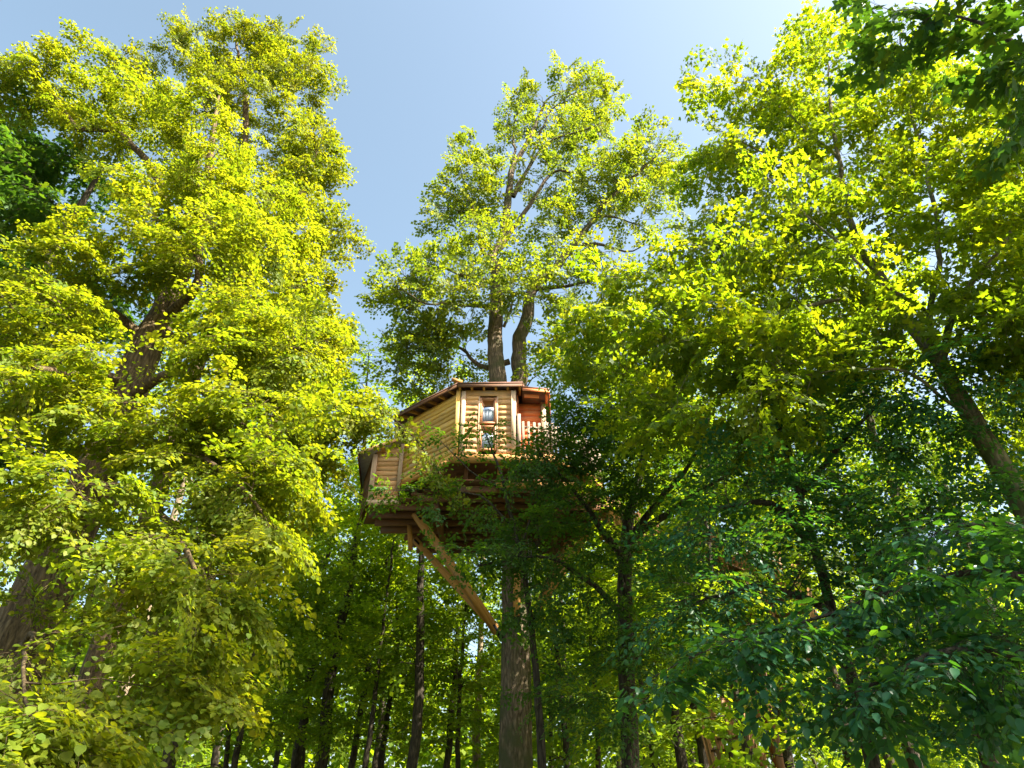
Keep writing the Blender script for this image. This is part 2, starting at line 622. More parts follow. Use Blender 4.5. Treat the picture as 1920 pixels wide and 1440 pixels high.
def grow(skel, tips, rng, rmin=0.006, rgain=0.013, lift=0.35, wig=0.05):
    """Connect each tip to the nearest wood; returns new branch polylines."""
    NP = [p for pl, _ in skel for p in pl]
    NR = [r for _, rl in skel for r in rl]
    ND = []
    for pl, _ in skel:
        ND += list(unit(np.gradient(np.asarray(pl), axis=0)))
    NP, NR, ND = list(NP), list(NR), list(ND)
    cap = len(NP) + len(tips) * 24
    A = np.zeros((cap, 3))
    R = np.zeros(cap)
    Dv = np.zeros((cap, 3))
    n = len(NP)
    A[:n], R[:n], Dv[:n] = NP, NR, ND
    n0 = n
    dist = np.array([np.min(np.linalg.norm(A[:n0] - t, axis=1)) for t in tips])
    out = []
    for i in np.argsort(dist):
        tip = tips[i]
        d = np.linalg.norm(A[:n] - tip, axis=1)
        dz = A[:n, 2] - tip[2]
        cost = d + 0.35 * np.maximum(0, dz) + np.where(R[:n] < rmin * 1.3, .5, 0)
        j = int(np.argmin(cost))
        if d[j] < 0.12: continue
        p0, r0, d0 = A[j], R[j], Dv[j]
        L = d[j]
        c1 = p0 + (unit(d0 * .6 + unit(tip - p0)) * .45 + np.array((0, 0, lift)) * .5) * L * .6
        k = int(min(20, max(3, L / .35)))
        t = np.linspace(0, 1, k + 1)[:, None]
        pl = (1 - t) ** 2 * p0 + 2 * t * (1 - t) * c1 + t ** 2 * tip
        w = rng.normal(0, wig * min(1.0, L), pl.shape)
        w[0] = 0
        pl = pl + w * .6
        rs = min(r0 * .72, rmin + rgain * L)
        rl = rs + (rmin * .7 - rs) * np.linspace(0, 1, k + 1) ** .8
        rl = np.maximum(rl, rmin * .6)
        out.append((pl, rl))
        g = unit(np.gradient(pl, axis=0))
        m = k
        A[n:n + m], R[n:n + m], Dv[n:n + m] = pl[1:], rl[1:], g[1:]
        n += m
    return out


def sprays_on(branches, rng, spacing, start=0.35, side=(35, 80), zmul=0.45, sag=0.1, scale=(0.7, 1.15)):
    O, X, S = [], [], []
    for pl, rl in branches:
        seg = np.linalg.norm(np.diff(pl, axis=0), axis=1)
        s = np.concatenate([[0], np.cumsum(seg)])
        L = s[-1]
        a = min(L * start, max(0, L - .35))
        n = max(1, int((L - a) / spacing))
        for k in range(n):
            q = a + (L - a) * (k + rng.uniform(0, .8)) / n
            i = min(len(pl) - 2, int(np.searchsorted(s, q) - 1) if q > 0 else 0)
            f = (q - s[i]) / max(seg[i], 1e-6)
            p = pl[i] + (pl[i + 1] - pl[i]) * f
            d = unit(pl[i + 1] - pl[i])
            ang = math.radians(rng.uniform(*side)) * (1 if k % 2 else -1)
            ca, sa = math.cos(ang), math.sin(ang)
            h = np.array((d[0] * ca - d[1] * sa, d[0] * sa + d[1] * ca, d[2] * zmul - sag + rng.normal(0, .15)))
            if np.linalg.norm(h[:2]) < .2:
                th = rng.uniform(0, 6.28)
                h[:2] += np.array((math.cos(th), math.sin(th))) * .5
            O.append(p)
            X.append(unit(h))
            S.append(rng.uniform(*scale))
        d = unit(pl[-1] - pl[-2]) + np.array((0, 0, -sag))
        O.append(pl[-1])
        X.append(unit(d))
        S.append(rng.uniform(*scale))
    return np.array(O), np.array(X), np.array(S)


def visible_pick(P, D, N, S, n, minpx):
    """Indices of the leaves that show largest and nearest in the frame."""
    x, y, dep = proj(P)
    ok = (x > 0) & (x < 1920) & (y > 0) & (y < 1440) & (dep > .3)
    size = S * F / np.maximum(dep, .3)
    ok &= size > minpx
    ix = np.nonzero(ok)[0]
    if len(ix) == 0: return ix
    cell = (x[ix] // 14).astype(int) * 1000 + (y[ix] // 14).astype(int)
    order = np.lexsort((dep[ix], cell))
    c = cell[order]
    first = np.ones(len(c), bool)
    first[1:] = c[1:] != c[:-1]
    vis = ix[order[first]]
    view = unit(P[vis] - np.array((0, 0, CAM_Z)))
    area = size[vis] * np.abs(np.sum(view * N[vis], axis=1))
    return vis[np.argsort(-area)[:n]]


def carve(P, carves):
    keep = np.ones(len(P), bool)
    x, y, dep = proj(P)
    for (cx, cy, rx, ry, ang, ymax, pr) in carves:
        a = math.radians(ang)
        dx, dy = x - cx, y - cy
        u = dx * math.cos(a) + dy * math.sin(a)
        v = -dx * math.sin(a) + dy * math.cos(a)
        h = np.abs(np.sin(P[:, 0] * 91.7 + P[:, 2] * 57.3))
        keep &= ~(((u / rx) ** 2 + (v / ry) ** 2 < 1) & (P[:, 1] < ymax) & (h < pr))
    return keep


def limb_carves(pts, half, pr):
    out = []
    P3 = np.array([p[:3] for p in pts])
    x, y, dep = proj(P3)
    for i in range(len(pts) - 1):
        cx, cy = (x[i] + x[i + 1]) / 2, (y[i] + y[i + 1]) / 2
        ln = math.hypot(x[i + 1] - x[i], y[i + 1] - y[i]) / 2
        out.append((cx, cy, ln * 1.15 + 2, half, math.degrees(math.atan2(y[i + 1] - y[i], x[i + 1] - x[i])), (P3[i, 1] + P3[i + 1, 1]) / 2 - .1, pr))
    return out


COUNT = {'tri': 0, 'leaf': 0}


def build_tree(name, label, seed, trunk, limbs, clumps, leafmat, bark, template, kind, protos_kw, cat='tree', group=None,
               spacing=0.3, mind=0.45, n_pick=0, min_px=10, carves=(), trunk_sides=20, grow_kw=None, spray_kw=None, twig_r=0.004,
               roll=0.35, tint=(0, 1), ridge=0.03, twigs=True, base=None, stem='trunk', hang_skip=0):
    rng = np.random.default_rng(seed)
    tp, tr = smooth_poly([t[:3] for t in trunk], [t[3] for t in trunk], step=0.18, rng=rng, wig=0.012)
    origin = np.array((tp[0][0], tp[0][1], 0.0)) if base is None else np.asarray(base)
    root = thing(name, origin, label, cat, group)
    M0 = WM[root.name]
    v, q = tube_arrays(tp, tr, trunk_sides, ridge=(ridge, 5, rng.uniform(0, 6), rng.uniform(0, 6)))
    part(stem, mesh_np(stem, v - origin, [q], bark, smooth=True), root)
    COUNT['tri'] += 2 * len(q)
    skel = [(tp, tr)]
    for lb in limbs:
        lp, lr = smooth_poly([t[:3] for t in lb], [t[3] for t in lb], step=0.3, rng=rng, wig=0.04)
        v, q = tube_arrays(lp, lr, 10, ridge=(.02, 3, 0, 1))
        part('limb', mesh_np('limb', v - origin, [q], bark, smooth=True), root)
        COUNT['tri'] += 2 * len(q)
        skel.append((lp, lr))
    tips = sample_clumps(clumps, rng, mind)
    br = grow(skel, tips, rng, **(grow_kw or {}))
    Vs, Qs, off = [], [], 0
    for pl, rl in br:
        v, q = tube_arrays(pl, rl, 6 if rl[0] > .03 else 4)
        Vs.append(v)
        Qs.append(q + off)
        off += len(v)
    protos = [spray_proto(rng, **protos_kw) for _ in range(14)]
    O, X, S = sprays_on(br, rng, spacing, **(spray_kw or {}))
    for lp, lr in skel[1:]:
        o2, x2, s2 = sprays_on([(lp, lr)], rng, spacing * 1.3, start=.55, **{k: v for k, v in (spray_kw or {}).items() if k != 'start'})
        O, X, S = np.concatenate([O, o2]), np.concatenate([X, x2]), np.concatenate([S, s2])
    P, D, N, Sz, T, TW = instance_sprays(protos, O, X, S, rng, roll=roll, tint_lo=tint[0], tint_hi=tint[1])
    if carves:
        k = carve(P, carves)
        P, D, N, Sz, T = P[k], D[k], N[k], Sz[k], T[k]
        TW = TW[carve(TW[:, 1], carves)]
    if twigs and len(TW):
        v, q = twig_mesh_arrays(TW, twig_r)
        Vs.append(v)
        Qs.append(q + off)
    if Vs:
        V = np.concatenate(Vs)
        Q = np.concatenate(Qs)
        part('branches', mesh_np('branches', V - origin, [Q], bark, smooth=True), root, kind='stuff')
        COUNT['tri'] += 2 * len(Q)
    if n_pick:
        pk = visible_pick(P, D, N, Sz, n_pick, min_px)
        fm = fine_meshes(kind, leafmat)
        inv = WM[root.name].inverted()
        for i in pk:
            b = np.cross(N[i], D[i])
            s = Sz[i]
            M = Matrix(((D[i][0] * s, b[0] * s, N[i][0] * s, P[i][0]), (D[i][1] * s, b[1] * s, N[i][1] * s, P[i][1]),
                        (D[i][2] * s, b[2] * s, N[i][2] * s, P[i][2]), (0, 0, 0, 1)))
            o = bpy.data.objects.new('leaf', fm[min(5, int(T[i] * 6))])
            COL.objects.link(o)
            o.parent = root
            o.matrix_basis = inv @ M
        COUNT['tri'] += 14 * len(pk)
        k = np.ones(len(P), bool)
        k[pk] = False
        P, D, N, Sz, T = P[k], D[k], N[k], Sz[k], T[k]
    part('crown', leaf_mesh('crown', P, D, N, Sz, T, template, leafmat, origin), root, kind='stuff')
    nt = 2 * len(template[1]) * len(P)
    COUNT['tri'] += nt
    COUNT['leaf'] += len(P)
    print('TREE %-22s branches %4d sprays %5d leaves %6d tris %7d' % (name, len(br), len(O), len(P), nt))
    return root


def C(px, py, Y, rx, ry, rY, n):
    """A clump of foliage: centre seen at (px,py) at distance Y, radii in pixels across and up and in metres deep."""
    c = at(px, py, Y)
    dep = proj(c[None])[2][0]
    return (c, (rx * dep / F, rY, ry * dep / F), n)


def T4(px, py, Y, r):
    p = at(px, py, Y)
    return (p[0], p[1], p[2], r)


def down(t, r=None):
    """Ground point below the first trunk point."""
    return (t[0], t[1], -0.1, r if r else t[3] * 1.25)


# ------------------------------------------------------------------ ground
def build_ground():
    m, nt, out = new_mat('forest_floor')
    L = nt.links.new
    tc = nt.nodes.new('ShaderNodeTexCoord')
    n = nt.nodes.new('ShaderNodeTexNoise')
    n.inputs['Scale'].default_value = 0.8
    n.inputs['Detail'].default_value = 8
    L(tc.outputs['Object'], n.inputs['Vector'])
    r = ramp(nt, [(0.35, (0.045, 0.035, 0.02)), (0.55, (0.06, 0.075, 0.02)), (0.75, (0.10, 0.08, 0.045))])
    L(n.outputs['Fac'], r.inputs['Fac'])
    p = nt.nodes.new('ShaderNodeBsdfPrincipled')
    p.inputs['Roughness'].default_value = 0.95
    L(r.outputs['Color'], p.inputs['Base Color'])
    L(p.outputs[0], out.inputs['Surface'])
    k = 61
    xs = np.sign(np.linspace(-1, 1, k)) * np.abs(np.linspace(-1, 1, k)) ** 2 * 420
    X, Y = np.meshgrid(xs, xs)
    Z = 0.12 * np.sin(X * .31) * np.cos(Y * .27) + 0.06 * np.sin(X * .9 + 1) * np.sin(Y * 1.1) - 0.05
    V = np.stack([X.ravel(), Y.ravel() + 15, Z.ravel()], axis=1)
    I, J = np.meshgrid(np.arange(k - 1), np.arange(k - 1))
    a = (J * k + I).ravel()
    me = mesh_np('ground', V, [np.stack([a, a + 1, a + k + 1, a + k], axis=1)], m, smooth=True)
    o = bpy.data.objects.new('ground', me)
    place(o, Matrix.Identity(4))
    tag(o, 'leaf littered woodland floor under the trees', None, None, 'structure')


build_ground()

# ------------------------------------------------------------------ treehouse
W_TAN = wood_mat('larch_board', (0.56, 0.27, 0.10), (0.78, 0.47, 0.21))
W_BOUNCE = wood_mat('larch_bounce_lit', (0.60, 0.32, 0.06), (0.80, 0.50, 0.14))  # larch with yellow bounced light put into its colour, for the side wall
W_POST = wood_mat('post_wood', (0.50, 0.32, 0.19), (0.70, 0.50, 0.32))
W_RED = wood_mat('red_board', (0.66, 0.15, 0.045), (0.84, 0.29, 0.10))  # even orange-red tone for the balcony wall and porch trim
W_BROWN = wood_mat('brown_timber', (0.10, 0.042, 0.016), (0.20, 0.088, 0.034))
W_BEAM = wood_mat('beam_wood', (0.34, 0.15, 0.032), (0.50, 0.255, 0.065))
W_ROOF = wood_mat('roof_board', (0.10, 0.045, 0.03), (0.19, 0.09, 0.055), knots=False)
W_ROOFP = wood_mat('weathered_roof', (0.25, 0.20, 0.16), (0.42, 0.35, 0.29), knots=False)
W_FRAME = wood_mat('window_frame_wood', (0.46, 0.20, 0.09), (0.62, 0.32, 0.16), knots=False)
W_GREY = wood_mat('weathered_picket', (0.24, 0.17, 0.11), (0.38, 0.29, 0.21))
W_STAIR = wood_mat('stair_board', (0.26, 0.12, 0.05), (0.42, 0.22, 0.10))
M_STEEL = plain_mat('black_steel', (0.02, 0.02, 0.022), 0.45, 0.8)
M_GALV = plain_mat('galvanised_steel', (0.55, 0.55, 0.53), 0.35, 0.9)
M_CURT = plain_mat('white_curtain', (0.90, 0.91, 0.93), 0.9, 0.0, 0.03)
M_DARKIN = plain_mat('dark_interior', (0.05, 0.04, 0.03), 0.9)


def glass_mat():
    m, nt, out = new_mat('window_glass')
    L = nt.links.new
    tr = nt.nodes.new('ShaderNodeBsdfTransparent')
    tr.inputs['Color'].default_value = (0.93, 0.95, 0.96, 1)
    gl = nt.nodes.new('ShaderNodeBsdfGlossy')
    gl.inputs['Roughness'].default_value = 0.02
    fr = nt.nodes.new('ShaderNodeFresnel')
    fr.inputs['IOR'].default_value = 1.5
    mx = nt.nodes.new('ShaderNodeMixShader')
    L(fr.outputs[0], mx.inputs['Fac'])
    L(tr.outputs[0], mx.inputs[1])
    L(gl.outputs[0], mx.inputs[2])
    L(mx.outputs[0], out.inputs['Surface'])
    return m


M_GLASS = glass_mat()
hr = np.random.default_rng(11)


def frame_of(p0, p1, up):
    p0, p1 = np.asarray(p0, float), np.asarray(p1, float)
    x = unit(p1 - p0)
    up = np.asarray(up, float)
    z = unit(up - x * np.dot(up, x))
    y = np.cross(z, x)
    c = (p0 + p1) / 2
    M = Matrix(((x[0], y[0], z[0], c[0]), (x[1], y[1], z[1], c[1]), (x[2], y[2], z[2], c[2]), (0, 0, 0, 1)))
    return M, float(np.linalg.norm(p1 - p0))


def beam(name, parent, p0, p1, w, h, mat, up=(0, 0, 1), ch=0.012):
    """Chamfered timber from p0 to p1; w across, h along up."""
    M, L = frame_of(p0, p1, up)
    ch = min(ch, w * .3, h * .3)
    a, b = w / 2, h / 2
    prof = [(-a + ch, -b), (a - ch, -b), (a, -b + ch), (a, b - ch), (a - ch, b), (-a + ch, b), (-a, b - ch), (-a, -b + ch)]
    V, Fq = [], []
    for x in (-L / 2, L / 2):
        for (yy, zz) in prof: V.append((x, yy, zz))
    for k in range(8): Fq.append((k, (k + 1) % 8, 8 + (k + 1) % 8, 8 + k))
    me = mesh_np(name, np.array(V), [np.array(Fq)[:, ::-1], np.array([list(range(8)), list(range(15, 7, -1))])], mat)
    return part(name, me, parent, M)


def board(name, parent, p0, p1, h, t, mat, up=(0, 0, 1), wave=0.02, tilt=7, flip=False):
    """A waney-edged board: p0->p1 is its centre line, lower edge uneven and kicked outward."""
    M, L = frame_of(p0, p1, up)
    M = M @ Matrix.Rotation(math.radians(tilt if flip else -tilt), 4, 'X')
    n = max(3, int(L / .22))
    ph = hr.uniform(0, 6.28, 3)
    V, Fq = [], []
    for i in range(n + 1):
        x = -L / 2 + L * i / n
        w = wave * (.6 * math.sin(x * 3.1 + ph[0]) + .5 * math.sin(x * 7.3 + ph[1]) + .25 * math.sin(x * 15 + ph[2]))
        zt, zb = h / 2 + .3 * w, -h / 2 + w
        V += [(x, -t / 2, zb), (x, -t / 2, zt), (x, t / 2, zt), (x, t / 2, zb)]
    for i in range(n):
        for k in range(4):
            Fq.append((i * 4 + k, i * 4 + (k + 1) % 4, i * 4 + 4 + (k + 1) % 4, i * 4 + 4 + k))
    Fq += [(3, 2, 1, 0), (n * 4, n * 4 + 1, n * 4 + 2, n * 4 + 3)]
    return part(name, mesh_np(name, np.array(V), [np.array(Fq)], mat), parent, M)


def poly_slab(name, parent, pts, thick, mat):
    """Slab with planar-ish top polygon pts (world), extruded down by thick."""
    pts = np.asarray(pts, float)
    c = pts.mean(0)
    n = len(pts)
    V = np.vstack([pts - c, pts - c - np.array((0, 0, thick))])
    side = np.array([(k, n + k, n + (k + 1) % n, (k + 1) % n) for k in range(n)])
    me = mesh_np(name, V, [side, np.array([list(range(n)), list(range(2 * n - 1, n - 1, -1))])], mat)
    return part(name, me, parent, Matrix.Translation(Vector(c)))


FZ = CAM_Z + 9.05          # floor level of the cabin
TZ = CAM_Z + 11.2          # wall top


def wall_boards(parent, a, b, z0, z1, n, mat, out, wave=.018, gaps=()):
    """Clapboards between ground points a,b (x,y). gaps: list of (s0,s1,zlo,zhi) openings along the wall in metres."""
    a, b = np.array(a, float), np.array(b, float)
    L = np.linalg.norm(b - a)
    d = (b - a) / L
    h = (z1 - z0) / n
    o = np.array(out, float)
    zc0 = np.cross((0, 0, 1), (d[0], d[1], 0))
    flip = np.dot(zc0[:2], o) > 0
    for i in range(n):
        zc = z0 + h * (i + .5)
        spans = [(0, L)]
        for (s0, s1, zl, zh) in gaps:
            if zc + h * .45 > zl and zc - h * .45 < zh:
                ns = []
                for (p, q) in spans:
                    if s0 > p: ns.append((p, min(q, s0)))
                    if s1 < q: ns.append((max(p, s1), q))
                spans = ns
        for (p, q) in spans:
            if q - p < .05: continue
            pa, pb = a + d * (p + .004), a + d * (q - .004)
            jz = hr.normal(0, .006)
            board('plank', parent, (*(pa + o * .036), zc + jz), (*(pb + o * .036), zc + hr.normal(0, .006)), h * 1.12, .030, mat, wave=wave,
                  tilt=7, flip=flip)


def build_house():
    H = thing('treehouse', (-0.4, 20.0, 8.6 + 1.0), 'timber treehouse with waney-edged boards perched round the oak trunk', 'treehouse')
    # --- core walls (behind the boards)
    A, B = np.array((-1.52, 17.0)), np.array((0.10, 17.0))
    Cc = np.array((-3.35, 18.75))
    D0, D1 = np.array((-4.26, 18.78)), np.array((-3.38, 18.78))

    def core(name, a, b, z0, z1, mat, inn, t=.05):
        a3 = (a[0] + inn[0] * (t / 2 + .012), a[1] + inn[1] * (t / 2 + .012), (z0 + z1) / 2)
        b3 = (b[0] + inn[0] * (t / 2 + .012), b[1] + inn[1] * (t / 2 + .012), (z0 + z1) / 2)
        return beam(name, H, a3, b3, t, z1 - z0, mat)

    # front wall made of panels around the two windows
    wl, wr = at(900, 770, 17.0)[0], at(931, 770, 17.0)[0]
    z_lo = at(915, 846, 17)[2]
    z_m1 = at(915, 796, 17)[2]
    z_m0 = at(915, 800, 17)[2]
    z_hi = at(915, 748, 17)[2]
    fw = core('front_wall', A, np.array((wl, 17.0)), FZ, TZ, W_BROWN, (0, 1))
    core('front_wall', np.array((wr, 17.0)), B, FZ, TZ, W_BROWN, (0, 1))
    core('front_wall', np.array((wl, 17.0)), np.array((wr, 17.0)), z_hi, TZ, W_BROWN, (0, 1))
    wall_boards(fw, A + (.06, 0), B - (.02, 0), FZ + .03, TZ - .12, 11, W_TAN, (0, -1), gaps=[(wl - A[0] - .06, wr - A[0] - .06, z_lo, z_hi)])
    # side wall running back to the left
    n2 = unit(np.array((-(Cc - A)[1], (Cc - A)[0])))
    if n2[1] > 0: n2 = -n2
    sw = core('side_wall', A, Cc, FZ, TZ, W_BROWN, -n2)
    wall_boards(sw, A + (Cc - A) * .02, Cc, FZ - .02, TZ - .05, 13, W_BOUNCE, n2, wave=.034)
    # annex at the left end
    az0, az1 = CAM_Z + 8.48, CAM_Z + 10.35
    aw = core('annex_wall', D0, D1, az0, az1 - .25, W_BROWN, (0, 1))
    wall_boards(aw, D0 + (.06, 0), D1 - (.02, 0), az0 + .02, az1 - .1, 11, W_TAN, (0, -1), wave=.012)
    E = np.array((-4.78, 20.3))
    n3 = unit(np.array((-(E - D0)[1], (E - D0)[0])))
    if n3[0] > 0: n3 = -n3
    aw2 = core('annex_side_wall', D0, E, az0, az1 - .35, W_BROWN, -n3)
    wall_boards(aw2, D0, E, az0, az1 - .3, 9, W_BROWN, n3, wave=.012)  # dark brown puts the shade of this side into the boards
    # recessed red wall by the balcony
    R0, R1 = np.array((0.16, 17.62)), np.array((0.98, 17.62))
    rw = core('balcony_wall', R0, R1, FZ, TZ - .05, W_RED, (0, 1))
    wall_boards(rw, R0, R1, FZ + .02, TZ - .08, 10, W_RED, (0, -1), wave=.02)
    n4 = (1, 0)
    rs = core('return_wall', np.array((0.13, 17.08)), np.array((0.13, 17.56)), FZ, TZ - .04, W_BROWN, (-1, 0))
    wall_boards(rs, np.array((0.13, 17.1)), np.array((0.13, 17.56)), FZ + .02, TZ - .08, 10, W_RED, n4, wave=.02)
    # back walls close the cabin
    core('back_wall', np.array((-3.4, 18.85)), np.array((-3.0, 22.0)), FZ, TZ - .03, W_BROWN, (1, 0))
    core('back_wall', np.array((-3.0, 22.05)), np.array((1.15, 22.05)), FZ, TZ - .03, W_BROWN, (0, -1))
    core('back_wall', np.array((1.0, 17.72)), np.array((1.15, 22.0)), FZ, TZ - .03, W_BROWN, (-1, 0))
    # posts
    for (x, y, z0, z1, w, m) in ((-1.585, 16.97, FZ - .02, TZ - .01, .13, W_BOUNCE), (-1.425, 16.95, FZ - .02, TZ - .06, .13, W_POST),
                                 (0.045, 16.95, FZ - .01, TZ - .05, .15, W_POST), (-4.21, 18.72, az0 - .06, az1 - .38, .15, W_POST),
                                 (-3.40, 18.69, az0 + .3, az1 - .02, .13, W_POST), (0.94, 17.5, FZ, TZ - .1, .15, W_POST),
                                 (2.5, 18.9, FZ, FZ + 1.3, .12, W_GREY)):
        beam('post', H, (x, y, z0), (x, y, z1), w, w, m, up=(0, 1, 0), ch=.02)
    # --- windows
    for (zl, zh) in ((z_m1, z_hi), (z_lo, z_m0)):
        xc = (wl + wr) / 2
        # surround
        wf = beam('window', H, (wl + .03, 16.965, (zl + zh) / 2), (wl + .031, 16.965, (zl + zh) / 2), .08, .01, W_FRAME)
        for (p0, p1, up) in (((wl + .022, 16.97, zl), (wl + .022, 16.97, zh), (0, 1, 0)), ((wr - .022, 16.97, zl), (wr - .022, 16.97, zh), (0, 1, 0)),
                             ((wl + .044, 16.97, zh - .022), (wr - .044, 16.97, zh - .022), (0, 0, 1)), ((wl + .044, 16.97, zl + .022), (wr - .044, 16.97, zl + .022), (0, 0, 1))):
            beam('frame', wf, p0, p1, .09 if up[2] else .044, .044 if up[2] else .09, W_FRAME, up=up)
        for (p0, p1, up) in (((wl + .060, 16.975, zl + .044), (wl + .060, 16.975, zh - .044), (0, 1, 0)), ((wr - .060, 16.975, zl + .044), (wr - .060, 16.975, zh - .044), (0, 1, 0)),
                             ((wl + .076, 16.975, zh - .060), (wr - .076, 16.975, zh - .060), (0, 0, 1)), ((wl + .076, 16.975, zl + .060), (wr - .076, 16.975, zl + .060), (0, 0, 1))):
            beam('sash', wf, p0, p1, .04 if up[2] else .032, .032 if up[2] else .04, W_FRAME, up=up)
        beam('pane', wf, (xc, 16.975, zl + .072), (xc, 16.975, zh - .072), wr - wl - .148, .006, M_GLASS, up=(0, 1, 0), ch=.001)
        # curtain: rippled cloth covering the lower part
        n = 26
        top = zh - .1 - (zh - zl) * (.30 if zl > z_lo + .1 else .02)
        Vv, Fq = [], []
        for i in range(n + 1):
            x = wl + .08 + (wr - wl - .16) * i / n
            y = 17.012 + .008 * math.sin(i * 1.5) + .004 * math.sin(i * 3.7 + 1)
            Vv += [(x, y, zl + .07), (x, y, top + .01 * math.sin(i * .8)), (x, y + .004, top + .01 * math.sin(i * .8)), (x, y + .004, zl + .07)]
        for i in range(n):
            for k in range(4): Fq.append((i * 4 + k, i * 4 + 4 + k, i * 4 + 4 + (k + 1) % 4, i * 4 + (k + 1) % 4))
        c0 = np.array((xc, 17.012, (zl + zh) / 2))
        part('curtain', mesh_np('curtain', np.array(Vv) - c0, [np.array(Fq)], M_CURT, smooth=True), wf, Matrix.Translation(Vector(c0)))
    # side trims that frame both windows
    for x in (wl - .025, wr + .025):
        beam('trim', H, (x, 16.955, z_lo - .05), (x, 16.955, z_hi + .05), .04, .05, W_POST, up=(0, 1, 0))
    beam('header_board', H, (A[0] + .12, 16.95, TZ - .10), (B[0] - .05, 16.95, TZ - .10), .03, .20, W_TAN)
    # --- roof
    rz, ov = TZ + .14, .27
    pA, pB = np.array((-1.62, 17.0 - ov, rz)), np.array((0.31, 17.0 - ov, rz + .03))
    pC = np.array((-3.75, 18.45, rz - .06))
    pC2 = np.array((-3.9, 20.6, rz - .02))
    pR = np.array((0.62, 17.6, rz + .02))
    pR2 = np.array((1.38, 19.6, rz - .02))
    pK1, pK2 = np.array((-3.2, 22.5, rz)), np.array((1.5, 22.5, rz))
    ap = np.array((-1.0, 19.3, rz + .55))
    ap2 = np.array((0.2, 19.6, rz + .55))
    for nm, pts in (('roof_panel', (pA, pB, ap2, ap)), ('roof_panel', (pC, pA, ap)), ('roof_panel', (pC2, pC, ap)),
                    ('roof_panel', (pB, pR, ap2)), ('roof_panel', (pR, pR2, ap2)), ('roof_panel', (pK1, pC2, ap)),
                    ('roof_panel', (pK2, pK1, ap, ap2)), ('roof_panel', (pR2, pK2, ap2))):
        pts = [p + np.array((0, 0, .001 * i)) for i, p in enumerate(pts)]
        poly_slab(nm, H, pts, .05, W_ROOF)
    for (p0, p1, m) in ((pA, pB, W_BROWN), (pC, pA, W_BROWN), (pB, pR, W_BROWN), (pR, pR2, W_BROWN)):
        d = unit(p1 - p0) * .01
        beam('fascia', H, p0 + d + (0, .02, -.11), p1 - d + (0, .02, -.11), .03, .10, m)
    # rafter tails
    for t in np.linspace(.04, .96, 6):
        p = pA * (1 - t) + pB * t
        beam('rafter', H, (p[0], p[1] + .05, rz - .12), (p[0], 17.3, rz - .06), .07, .10, W_BEAM)
    for t in np.linspace(.12, .92, 6):
        p = pA * (1 - t) + pC * t
        w = A * (1 - t) + Cc * t
        beam('rafter', H, (p[0], p[1] + .03, rz - .14), (w[0] - n2[0] * .2, w[1] - n2[1] * .2, rz - .08), .07, .10, W_BEAM)
    # lower porch roof over the balcony
    poly_slab('porch_roof', H, [(0.30, 16.74, rz - .12), (1.10, 16.82, rz - .15), (1.26, 18.9, rz - .12), (0.33, 18.9, rz - .10)], .045, W_ROOF)
    beam('fascia', H, (0.31, 16.76, rz - .215), (1.09, 16.84, rz - .245), .03, .09, W_RED)
    beam('fascia', H, (1.10, 16.88, rz - .245), (1.25, 18.9, rz - .22), .03, .09, W_RED)
    beam('rafter', H, (.36, 17.0, rz - .30), (.80, 17.02, rz - .31), .09, .10, W_RED, ch=.02)
    beam('rafter', H, (1.02, 16.95, rz - .27), (1.05, 17.6, rz - .25), .07, .08, W_RED)
    beam('ridge_log', H, pA + (-.16, -.02, .09), pA + (.12, .12, .09), .12, .12, W_BEAM, ch=.035)
    # annex lean-to roof
    l0 = [np.array((-3.40, 18.42, az1 + .10)), np.array((-4.66, 18.42, az1 - .42)), np.array((-5.0, 20.9, az1 - .42)), np.array((-3.45, 20.9, az1 + .10))]
    poly_slab('annex_roof', H, l0[::-1], .05, W_ROOFP)
    beam('annex_fascia', H, l0[0] + (0, -.02, -.04), l0[1] + (0, -.02, -.04), .03, .09, W_TAN)
    beam('annex_fascia', H, l0[1] + (-.02, 0, -.08), l0[2] + (-.02, 0, -.08), .03, .22, W_BROWN)
    beam('rafter', H, (-3.98, 18.45, az1 - .24), (-3.98, 18.85, az1 - .22), .10, .12, W_BEAM)
    # --- floor beams
    beam('floor_beam', H, (-1.72, 16.86, FZ - .19), (1.3, 16.86, FZ - .19), .16, .22, W_BEAM, ch=.05)
    beam('floor_trim', H, (-1.55, 16.93, FZ - .045), (1.1, 16.93, FZ - .045), .06, .06, W_TAN)
    fa = A + n2 * .05
    fc = Cc + n2 * .05
    beam('floor_beam', H, (fa[0] - .1, fa[1] + .06, FZ - .12), (*fc, FZ - .12), .10, .14, W_BEAM, ch=.03)
    beam('floor_beam', H, (D0[0] - .05, 18.70, az0 - .09), (D1[0] + .1, 18.70, az0 - .09), .12, .15, W_POST, ch=.03)
    poly_slab('cabin_floor', H, [(-1.5, 17.06, FZ - .01), (1.2, 17.06, FZ - .01), (1.25, 22, FZ - .01), (-3.0, 22, FZ - .01), (-3.3, 18.85, FZ - .01)], .05, W_BROWN)
    poly_slab('annex_floor', H, [(-4.2, 18.85, az0 - .02), (-3.4, 18.85, az0 - .02), (-3.2, 20.4, az0 - .02), (-4.7, 20.4, az0 - .02)], .05, W_BROWN)
    # --- platform
    PZ = CAM_Z + 8.36
    poly = [(-1.6, 17.2), (-3.5, 18.7), (-4.35, 19.3), (-4.15, 20.7), (-3.35, 21.2), (-3.25, 22.5), (1.5, 22.5), (2.6, 21.0), (2.95, 19.2), (2.0, 17.7), (0.9, 17.2)]

